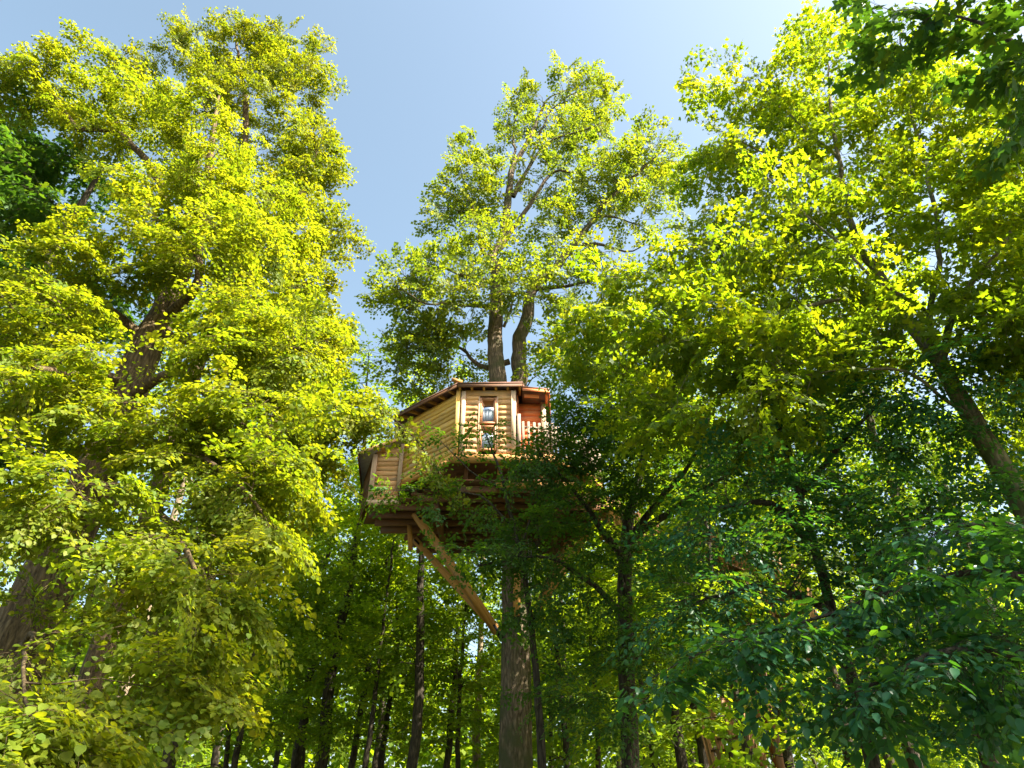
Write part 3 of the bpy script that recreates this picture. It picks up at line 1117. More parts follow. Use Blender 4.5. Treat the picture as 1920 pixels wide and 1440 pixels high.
    def span(y):
        xs = []
        for i in range(len(poly)):
            (x0, y0), (x1, y1) = poly[i], poly[(i + 1) % len(poly)]
            if (y0 - y) * (y1 - y) < 0 or y0 == y:
                xs.append(x0 + (x1 - x0) * (y - y0) / (y1 - y0 if y1 != y0 else 1))
        return (min(xs), max(xs)) if len(xs) > 1 else None

    plat = None
    ys = np.arange(17.36, 22.45, .30)
    for i, y in enumerate(ys):
        s = span(y)
        if not s: continue
        spans = [s] if abs(y - 20.0) > .5 else [(s[0], -.5), (.65, s[1])]
        for (a, b) in spans:
            if plat is None:
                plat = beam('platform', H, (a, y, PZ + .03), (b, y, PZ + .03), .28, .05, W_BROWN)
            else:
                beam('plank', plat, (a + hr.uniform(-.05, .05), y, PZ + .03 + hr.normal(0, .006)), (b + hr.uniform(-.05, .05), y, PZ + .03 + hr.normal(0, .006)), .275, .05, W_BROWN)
    for k, y in enumerate(np.arange(17.5, 22.5, .6)):
        s = span(y)
        spans = [s] if abs(y - 20.0) > .62 else [(s[0], -.55), (.7, s[1])]
        for (a, b) in spans:
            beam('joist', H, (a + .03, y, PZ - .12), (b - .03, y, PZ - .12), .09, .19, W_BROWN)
    beam('floor_beam', H, (-.45, 17.28, PZ - .10), (1.9, 17.28, PZ - .10), .14, .15, W_BEAM, ch=.04)
    # cross girders under the joists and uprights to the cabin floor
    for x in (-2.2, 1.35):
        beam('girder', H, (x, 18.2, PZ - .32), (x, 22.1, PZ - .32), .18, .20, W_BROWN)
    for (x, y) in ((-1.3, 17.4), (-.35, 17.3), (0.8, 17.4), (-2.9, 18.7), (1.1, 20), (-2.8, 21.5), (0.9, 21.8)):
        beam('upright', H, (x, y, PZ + .06), (x, y, FZ - .07), .12, .12, W_BEAM if x == -.35 else W_BROWN, up=(0, 1, 0))
    # added dark board standing in for the shade between the two floors
    beam('recess_shade_board', H, (-1.6, 17.75, (PZ + FZ) / 2 - .02), (1.4, 17.75, (PZ + FZ) / 2 - .02), .04, .36, W_BROWN)
    # --- braces
    bz = PZ - .2
    tops = [(atz(778, 962, bz), at(937, 1192, 19.72)), (atz(778, 1012, bz), at(930, 1180, 20.45)),
            (atz(1105, 992, bz), at(1004, 1150, 20.1)), (atz(970, 985, bz), at(969, 1163, 19.52)), (atz(1060, 1020, bz), at(1000, 1165, 20.5))]
    for (p, q) in tops:
        d = unit(q - p)
        br = beam('brace', H, p, q - d * .10, .20, .22, W_BEAM, ch=.02)
        beam('bracket', br, q - d * .34, q + d * .10, .235, .07, M_STEEL, ch=.006)
        beam('bracket', br, p + d * .03, p + d * .28, .235, .06, M_STEEL, ch=.006)
    # small hanging strut on the left and the pale service pipes beside the trunk
    p = atz(768, 985, bz)
    beam('hanging_strut', H, p, p + np.array((.08, .1, -.75)), .14, .14, W_BEAM, up=(0, 1, 0))
    for (px, w) in ((991, .05), (996, .035)):
        a, b = at(px, 1010, 19.45), at(px - 1, 1215, 19.4)
        beam('service_pipe', H, a, b, w, w, M_GALV, up=(0, 1, 0), ch=.015)
    # --- balcony railing
    rail_pts = [np.array((0.14, 16.98)), np.array((1.0, 17.12)), np.array((2.05, 17.75)), np.array((2.75, 18.95))]
    rail = None
    for i in range(3):
        a, b = rail_pts[i], rail_pts[i + 1]
        L = np.linalg.norm(b - a)
        r_ = beam('railing', H, (*(a + .01), FZ + .92), (*(b - .01), FZ + .92), .08, .06, W_GREY)
        beam('rail', r_, (*a, FZ + .18), (*b, FZ + .18), .05, .08, W_GREY)
        n = int(L / .15)
        for k in range(n + 1):
            q = a + (b - a) * (k + .2) / (n + .6)
            beam('picket', r_, (q[0], q[1] - .05, FZ + .02), (q[0] + hr.normal(0, .01), q[1] - .05, FZ + 1.12 + hr.uniform(-.05, .05)), .075, .025, W_GREY, up=(0, 1, 0), ch=.01)
        beam('balcony_edge', H, (*a, FZ - .06), (*b, FZ - .06), .06, .1, W_BEAM)
    poly_slab('balcony_floor', H, [(0.2, 17.05, FZ - .015), (0.95, 17.18, FZ - .015), (2.0, 17.82, FZ - .015), (2.68, 19.0, FZ - .015), (2.3, 21.0, FZ - .015), (1.28, 21.2, FZ - .015), (1.26, 18.3, FZ - .015), (.2, 18.3, FZ - .015)], .05, W_BROWN)
    beam('gate_post', H, (0.20, 16.90, FZ), (0.20, 16.90, FZ + 1.28), .10, .10, W_GREY, up=(0, 1, 0))
    return H


build_house()


def build_stair():
    """Winding wooden stair with flared slatted sides, seen through the leaves right of the oak."""
    S = thing('winding_staircase', (6.9, 19.0, 0.0), 'winding wooden staircase with slatted sides half hidden among dark leaves beside the treehouse', 'staircase')
    cx, cy = 6.6, 19.3
    N = 46
    st = np.random.default_rng(5)
    prev = None
    for i in range(N):
        t = i / (N - 1)
        # from the platform edge outward, then winding down
        if t < .45:
            s = t / .45
            p = np.array((2.75 + 3.4 * s, 20.3 - 1.9 * s + .6 * math.sin(s * 3.1), 10.0 - 2.1 * s))
            if i == 0: d = np.array((.9, -.4, 0))
        else:
            s = (t - .45) / .55
            a = math.radians(-105 + 460 * s)
            r = 1.15
            p = np.array((cx + r * math.cos(a), cy + r * math.sin(a), 7.9 - 7.7 * s))
        if prev is not None:
            d = unit(np.array((p[0] - prev[0], p[1] - prev[1], 0)))
        prev = p
        nrm = np.array((-d[1], d[0], 0))
        beam('tread', S, p - nrm * .45, p + nrm * .45, .26, .05, W_BROWN)
        for sd in (-1, 1):
            for k in (0, 1, 2):
                q = p + nrm * .47 * sd + d * (.09 * k - .09)
                fl = nrm * sd * .14
                beam('slat', S, q + (0, 0, -.28), q + fl + (0, 0, .78 + st.uniform(-.05, .05)), .085, .022, W_STAIR if (i + k) % 3 else W_FRAME, up=nrm)
    beam('newel_post', S, (cx, cy, -.1), (cx, cy, 8.6), .26, .26, W_BROWN, up=(0, 1, 0), ch=.06)


build_stair()

# ------------------------------------------------------------------ host oak
ZK = lambda x, y: (700 + x / 2.25, 80 + y / 2.25)


def OL(pts, Y0, Y1, r0, r1):
    n = len(pts)
    out = []
    for i, (x, y) in enumerate(pts):
        t = i / (n - 1)
        px, py = ZK(x, y)
        out.append(T4(px, py, Y0 + (Y1 - Y0) * t, r0 + (r1 - r0) * t ** .8))
    return out


oak_trunk = [(0.1, 20.0, -.2, .62), (0.1, 20.0, .8, .47), T4(967, 1300, 20, .41), T4(967, 1180, 20, .38), T4(966, 1000, 20, .40), T4(950, 800, 20, .42), T4(938, 740, 20, .34), T4(933, 700, 20, .30),
             T4(928, 640, 20, .27), T4(930, 590, 20, .26), T4(931, 515, 20.2, .22), T4(922, 480, 20.4, .20), T4(942, 450, 20.4, .19), T4(953, 370, 20.5, .16), T4(962, 311, 20.5, .13), T4(984, 276, 20.6, .11),
             T4(1015, 210, 20.8, .07), T4(1028, 185, 20.9, .04), T4(1070, 165, 21, .015)]
oak_limbs = [
    [T4(955, 790, 20.1, .33), T4(978, 715, 20.2, .30), T4(970, 660, 20.2, .27)] + OL([(640, 1180), (670, 1050), (760, 960), (830, 880), (890, 800), (960, 690), (1050, 610), (1150, 520), (1220, 465)], 20.2, 19.2, .25, .03),
    OL([(555, 830), (610, 755), (690, 640), (760, 545), (880, 545), (960, 500)], 20.4, 19.5, .14, .025),
    OL([(590, 650), (650, 540), (690, 470), (760, 410), (900, 365), (985, 325)], 20.5, 19.6, .11, .02),
    OL([(575, 600), (590, 500), (590, 400), (600, 320), (640, 260)], 20.5, 21.5, .09, .02),
    OL([(610, 610), (660, 520), (740, 300), (850, 210), (960, 190)], 20.6, 21.5, .08, .015),
    OL([(880, 855), (970, 850), (1060, 880), (1130, 860)], 19.9, 18.8, .09, .02),
    OL([(930, 735), (1020, 740), (1130, 775)], 19.7, 18.8, .08, .02),
    OL([(520, 960), (460, 880), (440, 740), (400, 640), (370, 560)], 20.2, 19.8, .12, .02),
    OL([(510, 1010), (400, 990), (300, 950), (200, 960), (110, 1010)], 20.1, 19.2, .11, .02),
    OL([(500, 1120), (420, 1110), (330, 1095), (230, 1110), (130, 1050)], 20.0, 18.6, .10, .02),
    OL([(575, 1345), (480, 1370), (420, 1340), (370, 1290), (250, 1250), (150, 1290)], 20.2, 21.5, .12, .02),
    OL([(550, 1200), (580, 1100), (560, 1000)], 19.9, 19.2, .06, .02),
    OL([(690, 1040), (800, 1030), (900, 1010), (1000, 960)], 20.1, 18.6, .10, .02),
]
oak_cl = []
for (x, y, Y, rx, ry, rY, n) in (
        (840, 185, 21, 110, 75, 1.3, 13), (650, 260, 21, 100, 70, 1.3, 11), (960, 250, 21, 90, 100, 1.4, 13), (780, 320, 20.8, 200, 110, 1.6, 22), (590, 380, 20.6, 90, 100, 1.3, 10),
        (900, 410, 20, 140, 110, 1.6, 16), (420, 450, 20.5, 70, 45, .9, 6), (420, 570, 20, 130, 80, 1.4, 16), (330, 640, 20, 70, 60, 1.1, 8), (260, 740, 20, 40, 40, .7, 4), (470, 700, 20.3, 110, 90, 1.3, 12),
        (700, 560, 20.2, 150, 120, 1.6, 18), (1180, 450, 19.2, 110, 70, 1.4, 14), (1080, 560, 19.5, 150, 110, 1.6, 18), (1240, 560, 19, 80, 80, 1.2, 9), (950, 650, 19.8, 140, 90, 1.5, 15), (1130, 720, 19, 150, 90, 1.5, 15),
        (760, 790, 19.8, 140, 80, 1.4, 15), (460, 850, 19.6, 140, 90, 1.4, 15), (290, 920, 19.4, 130, 70, 1.3, 13), (150, 1000, 19.2, 100, 70, 1.2, 11), (60, 1070, 18.9, 55, 45, .8, 5), (300, 1060, 18.9, 170, 80, 1.4, 17),
        (480, 1030, 18.8, 120, 90, 1.3, 13), (720, 1000, 18.8, 150, 110, 1.4, 16), (900, 930, 18.9, 150, 90, 1.4, 14), (200, 1230, 20.5, 130, 80, 1.4, 14), (330, 1190, 20, 120, 70, 1.3, 12), (150, 1340, 21, 110, 70, 1.3, 12),
        (330, 1340, 21.3, 130, 80, 1.4, 13), (640, 1100, 18.9, 130, 50, 1.0, 9), (560, 920, 19.3, 60, 70, .9, 5), (250, 1430, 21.5, 160, 70, 1.5, 13), (1000, 1050, 19.5, 130, 110, 1.5, 12), (830, 1260, 18.6, 110, 110, 1.2, 14), (800, 1390, 18.2, 90, 60, 1.0, 9), (930, 1180, 18.4, 130, 110, 1.2, 13)):
    px, py = ZK(x, y)
    oak_cl.append(C(px, py, Y, rx / 2.25, ry / 2.25, rY, n))
build_tree('oak_tree', 'tall twin-stemmed oak rising through the treehouse roof against the blue sky', 1, oak_trunk, oak_limbs, oak_cl, M_OAK, B_OAK, DIAMOND, 'lobed',
           dict(n_side=6, leaf=.115, droop=.10, per=10, hang=.25, flat=.5, L=.8), carves=limb_carves(oak_trunk[7:], 13, .7) + limb_carves(oak_limbs[0][1:], 13, .7) + sum([limb_carves(l, 8, .65) for l in oak_limbs[1:7]], []), spacing=.26, mind=.5, trunk_sides=72, ridge=.02, roll=.6, twig_r=.006,
           grow_kw=dict(rmin=.010, rgain=.016, lift=.25, wig=.10), spray_kw=dict(sag=.0, zmul=.8, scale=(.7, 1.2)))

# ------------------------------------------------------------------ near linden, left
lt = [T4(-10, 1330, 10.55, .50), T4(62, 1150, 10.6, .42), T4(175, 900, 10.75, .36), T4(272, 660, 10.9, .30), T4(312, 575, 11.0, .24), T4(350, 480, 11.0, .19), T4(385, 370, 11.0, .12), T4(400, 250, 11.1, .07), T4(410, 180, 11.1, .03)]
lt = [(lt[0][0] - .1, lt[0][1], -.2, .75)] + lt
linden_limbs = [
    [T4(340, 510, 11, .12), T4(300, 350, 11, .09), T4(237, 262, 10.8, .08), T4(204, 244, 10.8, .07), T4(164, 248, 10.6, .06), T4(139, 233, 10.5, .05), T4(102, 179, 10.3, .03), T4(60, 145, 10.2, .015)],
    [T4(305, 600, 11, .13), T4(370, 520, 10.4, .09), T4(380, 400, 10.2, .06), T4(370, 300, 10.0, .03)],
    [T4(300, 620, 10.9, .12), T4(360, 640, 10.3, .09), T4(450, 640, 9.8, .06), T4(560, 660, 9.6, .03)],
    [T4(250, 740, 10.7, .11), T4(330, 700, 10.0, .08), T4(450, 790, 9.2, .05), T4(560, 860, 8.9, .02)],
    [T4(190, 900, 10.4, .12), T4(300, 830, 9.4, .07), T4(420, 880, 8.6, .04), T4(490, 960, 8.3, .02)],
    [T4(160, 960, 10.4, .11), T4(260, 940, 9.2, .07), T4(330, 1000, 8.3, .04), T4(380, 1090, 7.7, .02)],
    [T4(240, 720, 10.7, .11), T4(150, 700, 9.8, .07), T4(60, 690, 8.8, .04)],
    [T4(280, 640, 10.9, .11), T4(170, 560, 10.2, .07), T4(60, 520, 9.6, .04)],
    [T4(110, 1060, 10.3, .10), T4(160, 960, 9.0, .06), T4(140, 920, 7.8, .03)],
    [T4(40, 1210, 10.2, .05), T4(60, 1190, 8.5, .03), T4(50, 1260, 6.8, .018), T4(60, 1340, 6.0, .01)],
]
linden_cl = [C(*a[:6], max(2, int(a[6] * (.58 if a[1] > 860 else .92)))) for a in (
    (60, 165, 10.2, 90, 45, 1.0, 12), (180, 170, 10.8, 100, 62, 1.2, 14), (270, 240, 10.8, 90, 90, 1.3, 14), (400, 260, 10.8, 90, 90, 1.4, 13), (340, 360, 10.2, 130, 80, 1.4, 18), (470, 400, 10.6, 110, 90, 1.5, 15),
    (300, 440, 9.6, 120, 50, 1.0, 13), (400, 500, 9.9, 130, 60, 1.2, 15), (515, 520, 10.4, 76, 90, 1.3, 12), (120, 500, 9.4, 120, 45, 1.0, 12), (60, 590, 9.0, 110, 40, .9, 10), (480, 620, 9.6, 120, 70, 1.2, 16), (548, 660, 9.6, 66, 80, 1.1, 10),
    (400, 700, 9.3, 110, 60, 1.1, 13), (140, 690, 8.5, 110, 40, .8, 12), (70, 740, 8.4, 90, 35, .8, 9), (500, 780, 9.0, 100, 60, 1.1, 14), (380, 790, 8.9, 110, 45, .9, 12), (240, 800, 8.7, 80, 40, .8, 9), (530, 880, 8.9, 56, 45, .8, 8),
    (420, 880, 8.5, 120, 50, .9, 14), (130, 910, 7.6, 120, 40, .7, 13), (40, 960, 7.4, 80, 40, .6, 7), (470, 970, 8.3, 80, 55, .8, 10), (330, 950, 8.3, 90, 45, .7, 9), (260, 1040, 8.0, 80, 45, .7, 8), (390, 1070, 7.8, 100, 50, .7, 11),
    (440, 1120, 7.7, 55, 45, .6, 6), (330, 1150, 7.5, 80, 55, .6, 8), (370, 1240, 7.3, 60, 60, .6, 7), (440, 1300, 7.4, 40, 60, .5, 5), (300, 1290, 7.4, 50, 60, .5, 5), (70, 1320, 6.0, 100, 45, .6, 14), (60, 1400, 5.8, 110, 50, .6, 15), (130, 1380, 6.0, 60, 60, .5, 7),
    (220, 1140, 8.2, 60, 40, .6, 5), (30, 1080, 8.6, 50, 50, .6, 4))]
linden_carve = [(268, 670, 50, 110, 22, 10.9, .9), (168, 900, 50, 42, 22, 10.6, .9), (70, 1110, 50, 85, 22, 10.4, .6), (140, 1250, 50, 30, 0, 10.4, .5), (715, 860, 60, 60, 0, 16.9, .9)]
BRACE_CARVE = [(850, 1075, 150, 26, 56, 19.5, .9), (965, 1240, 32, 60, 0, 19.5, .9), (820, 1150, 110, 130, 0, 16, .75), (850, 790, 40, 60, 0, 16.9, .6)]
build_tree('linden_tree', 'big leaning linden with furrowed trunk and layered yellow-green leaves', 2, lt, linden_limbs, linden_cl, M_LINDEN, B_LINDEN, OVATE, 'ovate',
           dict(n_side=8, leaf=.069, droop=.30, per=14, hang=.42, flat=.35, L=.85, petiole=.03), spacing=.105, mind=.34, n_pick=300, carves=linden_carve, trunk_sides=88, ridge=.026,
           grow_kw=dict(rmin=.005, rgain=.010, lift=.30, wig=.06), spray_kw=dict(sag=.28, zmul=.5, scale=(.6, 1.05)), roll=.28, twig_r=.003)

# tall linden behind it
tt = [T4(150, 1340, 15.5, .27), T4(222, 1130, 15.5, .25), T4(290, 940, 15.5, .22), T4(345, 760, 15.5, .2), T4(402, 580, 15.5, .18), T4(450, 350, 15.5, .13), T4(460, 200, 15.5, .10), T4(440, 60, 15.5, .03)]
tt = [(tt[0][0], tt[0][1], -.2, .55)] + tt
tall_cl = [C(*a) for a in (
    (445, 92, 15.5, 80, 45, 1.3, 14), (370, 68, 15.3, 50, 20, .8, 6), (340, 100, 15.4, 40, 20, .7, 4), (530, 100, 15.5, 80, 60, 1.5, 14), (580, 170, 15.2, 50, 70, 1.3, 11), (480, 190, 15, 120, 80, 1.6, 18), (400, 160, 15.4, 60, 60, 1.2, 8), (580, 290, 15, 48, 80, 1.3, 12),
    (520, 310, 14.7, 100, 90, 1.5, 16), (560, 420, 14.6, 70, 80, 1.4, 14), (640, 440, 14.3, 28, 16, .5, 3), (480, 430, 14.6, 100, 80, 1.4, 12), (558, 530, 14.4, 45, 60, 1.1, 9), (540, 590, 14.2, 80, 60, 1.3, 10), (612, 610, 13.6, 44, 18, .7, 6), (625, 650, 13.5, 15, 20, .4, 2), (548, 680, 13.8, 70, 60, 1.2, 12),
    (588, 770, 13.4, 52, 50, 1.0, 10), (672, 790, 13.2, 45, 22, .5, 4), (735, 808, 13.2, 28, 16, .4, 3), (570, 850, 13.4, 52, 40, 1.0, 8), (310, 190, 15.4, 50, 30, .8, 4), (230, 120, 15.2, 60, 30, .8, 6))]
build_tree('linden_tree', 'tallest small-leaved linden standing behind the leaning one, its crown cut against the sky', 3, tt,
           [[T4(345, 760, 15.4, .12), T4(500, 760, 14.5, .09), T4(620, 760, 13.6, .05), T4(700, 760, 13.2, .03), T4(770, 812, 13.2, .02), T4(828, 895, 13.1, .012)],
            [T4(430, 520, 15.5, .12), T4(500, 430, 15, .08), T4(570, 350, 14.8, .04), T4(600, 260, 14.8, .02)],
            [T4(425, 600, 15.5, .12), T4(510, 570, 14.8, .07), T4(590, 520, 14.4, .03)]],
           tall_cl, M_TALL, B_LINDEN, DIAMOND, 'ovate',
           dict(n_side=7, leaf=.088, droop=.20, per=12, hang=.4, flat=.6, L=.8), carves=[(800, 830, 95, 58, 28, 16.9, .8), (712, 860, 52, 50, 0, 16.9, .85)], spacing=.10, mind=.42, trunk_sides=18, grow_kw=dict(rmin=.007, rgain=.012, lift=.25, wig=.08),
           spray_kw=dict(sag=.12, zmul=.7, scale=(.6, 1.1)), roll=.6, twig_r=.004)

# shaded maple at the left edge
mt = [(-11.2, 11.5, -.2, .3), (-11.1, 11.5, 5, .25), (-10.8, 11.5, 11, .16), (-10.6, 11.5, 16, .05)]
build_tree('maple_tree', 'dark green maple in the shade at the far left edge behind the leaning linden', 4, mt, [],
           [C(*a) for a in ((-20, 220, 11, 80, 60, 1.2, 10), (40, 330, 11.3, 90, 70, 1.2, 14), (60, 440, 11.6, 100, 70, 1.3, 14), (30, 560, 11.8, 90, 80, 1.3, 12), (150, 350, 12.2, 90, 70, 1.2, 10), (120, 600, 12.5, 120, 80, 1.3, 12), (60, 760, 12.5, 100, 90, 1.4, 12), (40, 900, 12.5, 90, 70, 1.3, 8), (250, 560, 13, 90, 90, 1.2, 9))],
           M_DARKM, B_DARK, PALM, 'palm', dict(n_side=6, leaf=.13, droop=.25, per=7, hang=.5, flat=.35, L=.85, petiole=.08), spacing=.13, mind=.45, n_pick=150, spray_kw=dict(sag=.15, scale=(.7, 1.1)), twig_r=.004)

# ------------------------------------------------------------------ maples, right
rt = [T4(1990, 1080, 9.4, .19), T4(1920, 950, 9.4, .17), T4(1830, 800, 9.45, .15), T4(1760, 680, 9.5, .125), T4(1690, 588, 9.6, .105), T4(1648, 510, 9.7, .09), T4(1609, 460, 9.8, .075), T4(1580, 340, 9.9, .05), T4(1560, 220, 10, .045), T4(1553, 120, 10, .02)]
rt = [(rt[0][0] + .1, rt[0][1], -.2, .3)] + rt
rlimbs = [
    [T4(1765, 690, 9.4, .09), T4(1742, 600, 9.2, .055), T4(1752, 535, 9.0, .048), T4(1756, 413, 8.8, .042), T4(1735, 301, 8.7, .034), T4(1711, 219, 8.6, .027), T4(1687, 63, 8.4, .015)],
    [T4(1762, 690, 9.3, .07), T4(1800, 570, 8.9, .055), T4(1850, 505, 8.6, .045), T4(1905, 420, 8.3, .03), T4(1960, 330, 8.0, .02)],
    [T4(1609, 462, 9.8, .07), T4(1560, 405, 10.2, .055), T4(1540, 360, 10.4, .04), T4(1480, 240, 10.6, .02)],
    [T4(1738, 585, 9.2, .04), T4(1640, 520, 8.9, .03), T4(1530, 420, 8.8, .02), T4(1440, 330, 8.8, .012)],
    [T4(1690, 590, 9.6, .06), T4(1560, 560, 9.4, .045), T4(1420, 600, 9.4, .03), T4(1300, 560, 9.6, .015)],
    [T4(1575, 300, 9.9, .04), T4(1480, 220, 9.9, .028), T4(1420, 150, 9.8, .012)],
    [T4(1580, 340, 9.9, .05), T4(1470, 300, 10.0, .03), T4(1360, 250, 10.2, .012)],
    [T4(1820, 780, 9.3, .035), T4(1700, 700, 8.8, .024), T4(1560, 690, 8.6, .014), T4(1420, 730, 8.6, .015)],
]
maple_cl = [C(*a) for a in (
    (1540, 80, 10, 70, 40, .9, 9), (1600, 150, 9.9, 80, 60, 1.1, 12), (1500, 170, 10, 90, 60, 1.2, 14), (1390, 160, 10.2, 50, 40, .8, 6), (1320, 170, 10.3, 22, 25, .4, 3), (1420, 260, 10.3, 90, 60, 1.2, 13), (1340, 320, 10.4, 60, 55, 1.0, 8), (1520, 290, 10.1, 100, 70, 1.3, 14), (1640, 280, 9.5, 90, 80, 1.2, 13),
    (1370, 430, 10.4, 90, 60, 1.1, 12), (1470, 410, 10, 90, 60, 1.2, 12), (1300, 500, 10.6, 70, 50, .9, 8), (1580, 430, 9.4, 100, 70, 1.2, 12), (1720, 190, 8.8, 80, 80, 1.0, 12), (1700, 400, 8.9, 90, 80, 1.1, 12), (1820, 220, 8.3, 90, 70, 1.0, 13), (1830, 350, 8.4, 90, 70, 1.0, 13), (1900, 290, 8.0, 70, 80, .9, 9), (1800, 470, 8.5, 110, 60, 1.0, 13), (1900, 450, 8.2, 60, 70, .8, 8),
    (1420, 530, 9.8, 110, 55, 1.1, 14), (1280, 590, 10, 90, 50, 1.0, 12), (1540, 560, 9.2, 120, 60, 1.1, 14), (1350, 650, 9.4, 120, 55, 1.1, 14), (1220, 660, 10, 90, 45, .9, 10), (1500, 680, 8.9, 130, 55, 1.0, 14), (1680, 620, 8.8, 110, 60, 1.0, 12), (1840, 600, 8.5, 110, 60, 1.0, 12), (1180, 560, 11, 80, 60, 1.0, 9), (1130, 650, 11, 80, 60, 1.0, 9), (1400, 760, 8.9, 130, 50, 1.0, 11), (1250, 760, 9.6, 100, 50, .9, 10), (1880, 540, 8.3, 70, 60, .8, 10), (1890, 660, 8.6, 70, 60, .8, 10), (1960, 620, 8.2, 60, 120, .9, 10), (1900, 780, 9.9, 60, 60, .8, 8), (1950, 850, 10.5, 70, 90, .9, 10), (1900, 350, 9.6, 80, 100, 1, 12), (1960, 180, 8.4, 70, 120, .9, 10), (1760, 90, 9.2, 80, 60, .9, 9))]
build_tree('maple_tree', 'sunlit maple whose pale curved trunk slants up from the right edge', 5, rt, rlimbs, maple_cl, M_MAPLE, B_MAPLE, PALM, 'palm',
           dict(n_side=6, leaf=.100, droop=.18, per=8, hang=.40, flat=.55, L=.8, petiole=.06), spacing=.155, mind=.38, n_pick=300, trunk_sides=24, ridge=.015,
           carves=limb_carves(rt[4:], 9, .5) + limb_carves(rlimbs[0], 7, .6) + limb_carves(rlimbs[1], 7, .6) + limb_carves(rlimbs[3], 5, .5) + [(1870, 860, 32, 90, -32, 9.3, .5), (1650, 530, 20, 50, -35, 9.5, .5)],
           grow_kw=dict(rmin=.005, rgain=.009, lift=.30, wig=.06), spray_kw=dict(start=.55, sag=.12, zmul=.7, scale=(.6, 1.05)), roll=.45, twig_r=.003)
# near maple outside the frame whose branch hangs into the upper right corner
build_tree('maple_tree', 'maple overhanging the upper right corner with the largest dark leaves', 6,
           [(7.4, 3.2, -.2, .3), (7.2, 3.3, 4, .24), (6.8, 3.6, 8, .16), (6.6, 4.0, 12, .06)],
           [[(6.8, 3.6, 8, .08), tuple(T4(1960, 120, 4.6, .05)), tuple(T4(1880, 60, 4.6, .03)), tuple(T4(1760, 20, 4.8, .012))]],
           [C(*a) for a in ((1900, 130, 4.6, 40, 60, .4, 6), (1830, 30, 4.8, 60, 25, .4, 4), (1700, 60, 5.2, 50, 40, .5, 5), (1910, 240, 4.8, 30, 40, .3, 3), (1640, 5, 5.4, 40, 15, .4, 2), (1760, 130, 5.6, 25, 25, .3, 1))],
           M_DARKM, B_DARK, PALM, 'palm', dict(n_side=4, leaf=.15, droop=.2, per=4, hang=.45, flat=.3, L=.6, petiole=.08), spacing=.2, mind=.25, n_pick=160, min_px=12, spray_kw=dict(sag=.1, scale=(.6, 1.0)), grow_kw=dict(rmin=.004, rgain=.008, lift=.2, wig=.05), twig_r=.003)

# ------------------------------------------------------------------ hornbeams, lower right
HORN_KW = dict(n_side=7, leaf=.082, droop=.22, per=9, hang=.28, flat=.30, L=.85, petiole=.01)
h1 = [T4(1185, 1440, 14, .165), T4(1172, 1180, 14, .15), T4(1176, 1010, 14, .13), T4(1190, 930, 14, .10), T4(1215, 820, 14, .075), T4(1230, 700, 14, .05), T4(1230, 600, 14, .02)]
h1 = [(h1[0][0], h1[0][1], -.2, .22)] + h1
build_tree('hornbeam_tree', 'dark hornbeam standing just right of the oak trunk in front of the platform', 7, h1,
           [[T4(1180, 1020, 14, .10), T4(1230, 945, 13.5, .07), T4(1300, 860, 13, .04), T4(1360, 790, 12.6, .02)], [T4(1178, 1015, 14, .10), T4(1260, 960, 13.6, .07), T4(1340, 900, 13, .04), T4(1450, 840, 12.6, .02)],
            [T4(1175, 1060, 14, .09), T4(1120, 980, 13.4, .06), T4(1060, 900, 13.0, .03), T4(1010, 850, 12.8, .015)], [T4(1172, 1150, 14, .07), T4(1100, 1090, 13.2, .05), T4(1010, 1040, 12.8, .03), T4(900, 1060, 12.6, .015)]],
           [C(*a) for a in ((1060, 830, 13, 55, 50, .7, 13), (1040, 870, 12.8, 40, 30, .5, 7), (1095, 800, 13.2, 50, 40, .7, 8), (1052, 795, 12.8, 26, 28, .3, 6), (1120, 880, 13.2, 80, 60, 1.0, 12), (1060, 950, 12.9, 75, 60, .9, 12), (1000, 1010, 12.8, 80, 40, .8, 10), (900, 1050, 12.6, 90, 35, .7, 9), (1160, 760, 12.8, 85, 60, .9, 12), (1240, 820, 13.2, 90, 60, 1.1, 12), (1300, 740, 13, 90, 55, 1.1, 12), (1200, 920, 13, 90, 50, 1.0, 10), (1320, 900, 12.8, 110, 55, 1.0, 12), (1420, 830, 12.6, 90, 50, 1.0, 10),
                             (1080, 1080, 12.8, 90, 50, .9, 10), (1000, 1130, 12.8, 70, 35, .7, 6), (1220, 1030, 13, 110, 50, 1.0, 11), (1120, 1200, 13, 100, 60, .9, 9), (1240, 1170, 13.2, 100, 60, 1.0, 9), (1060, 1290, 13, 70, 60, .8, 6), (1110, 700, 12.6, 70, 45, .8, 8), (1220, 640, 12.6, 80, 55, .9, 9), (1010, 870, 12.7, 35, 30, .5, 4), (1150, 1330, 13.2, 90, 60, .9, 7))],
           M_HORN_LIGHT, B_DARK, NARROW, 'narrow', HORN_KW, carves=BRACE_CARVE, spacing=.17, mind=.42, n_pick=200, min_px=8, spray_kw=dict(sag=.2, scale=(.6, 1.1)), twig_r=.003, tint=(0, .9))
h2 = [T4(1640, 1440, 10.5, .10), T4(1575, 1200, 10.5, .085), T4(1520, 1000, 10.4, .065), T4(1470, 830, 10.2, .07), T4(1440, 720, 10, .03)]
h2 = [(h2[0][0], h2[0][1], -.2, .18)] + h2
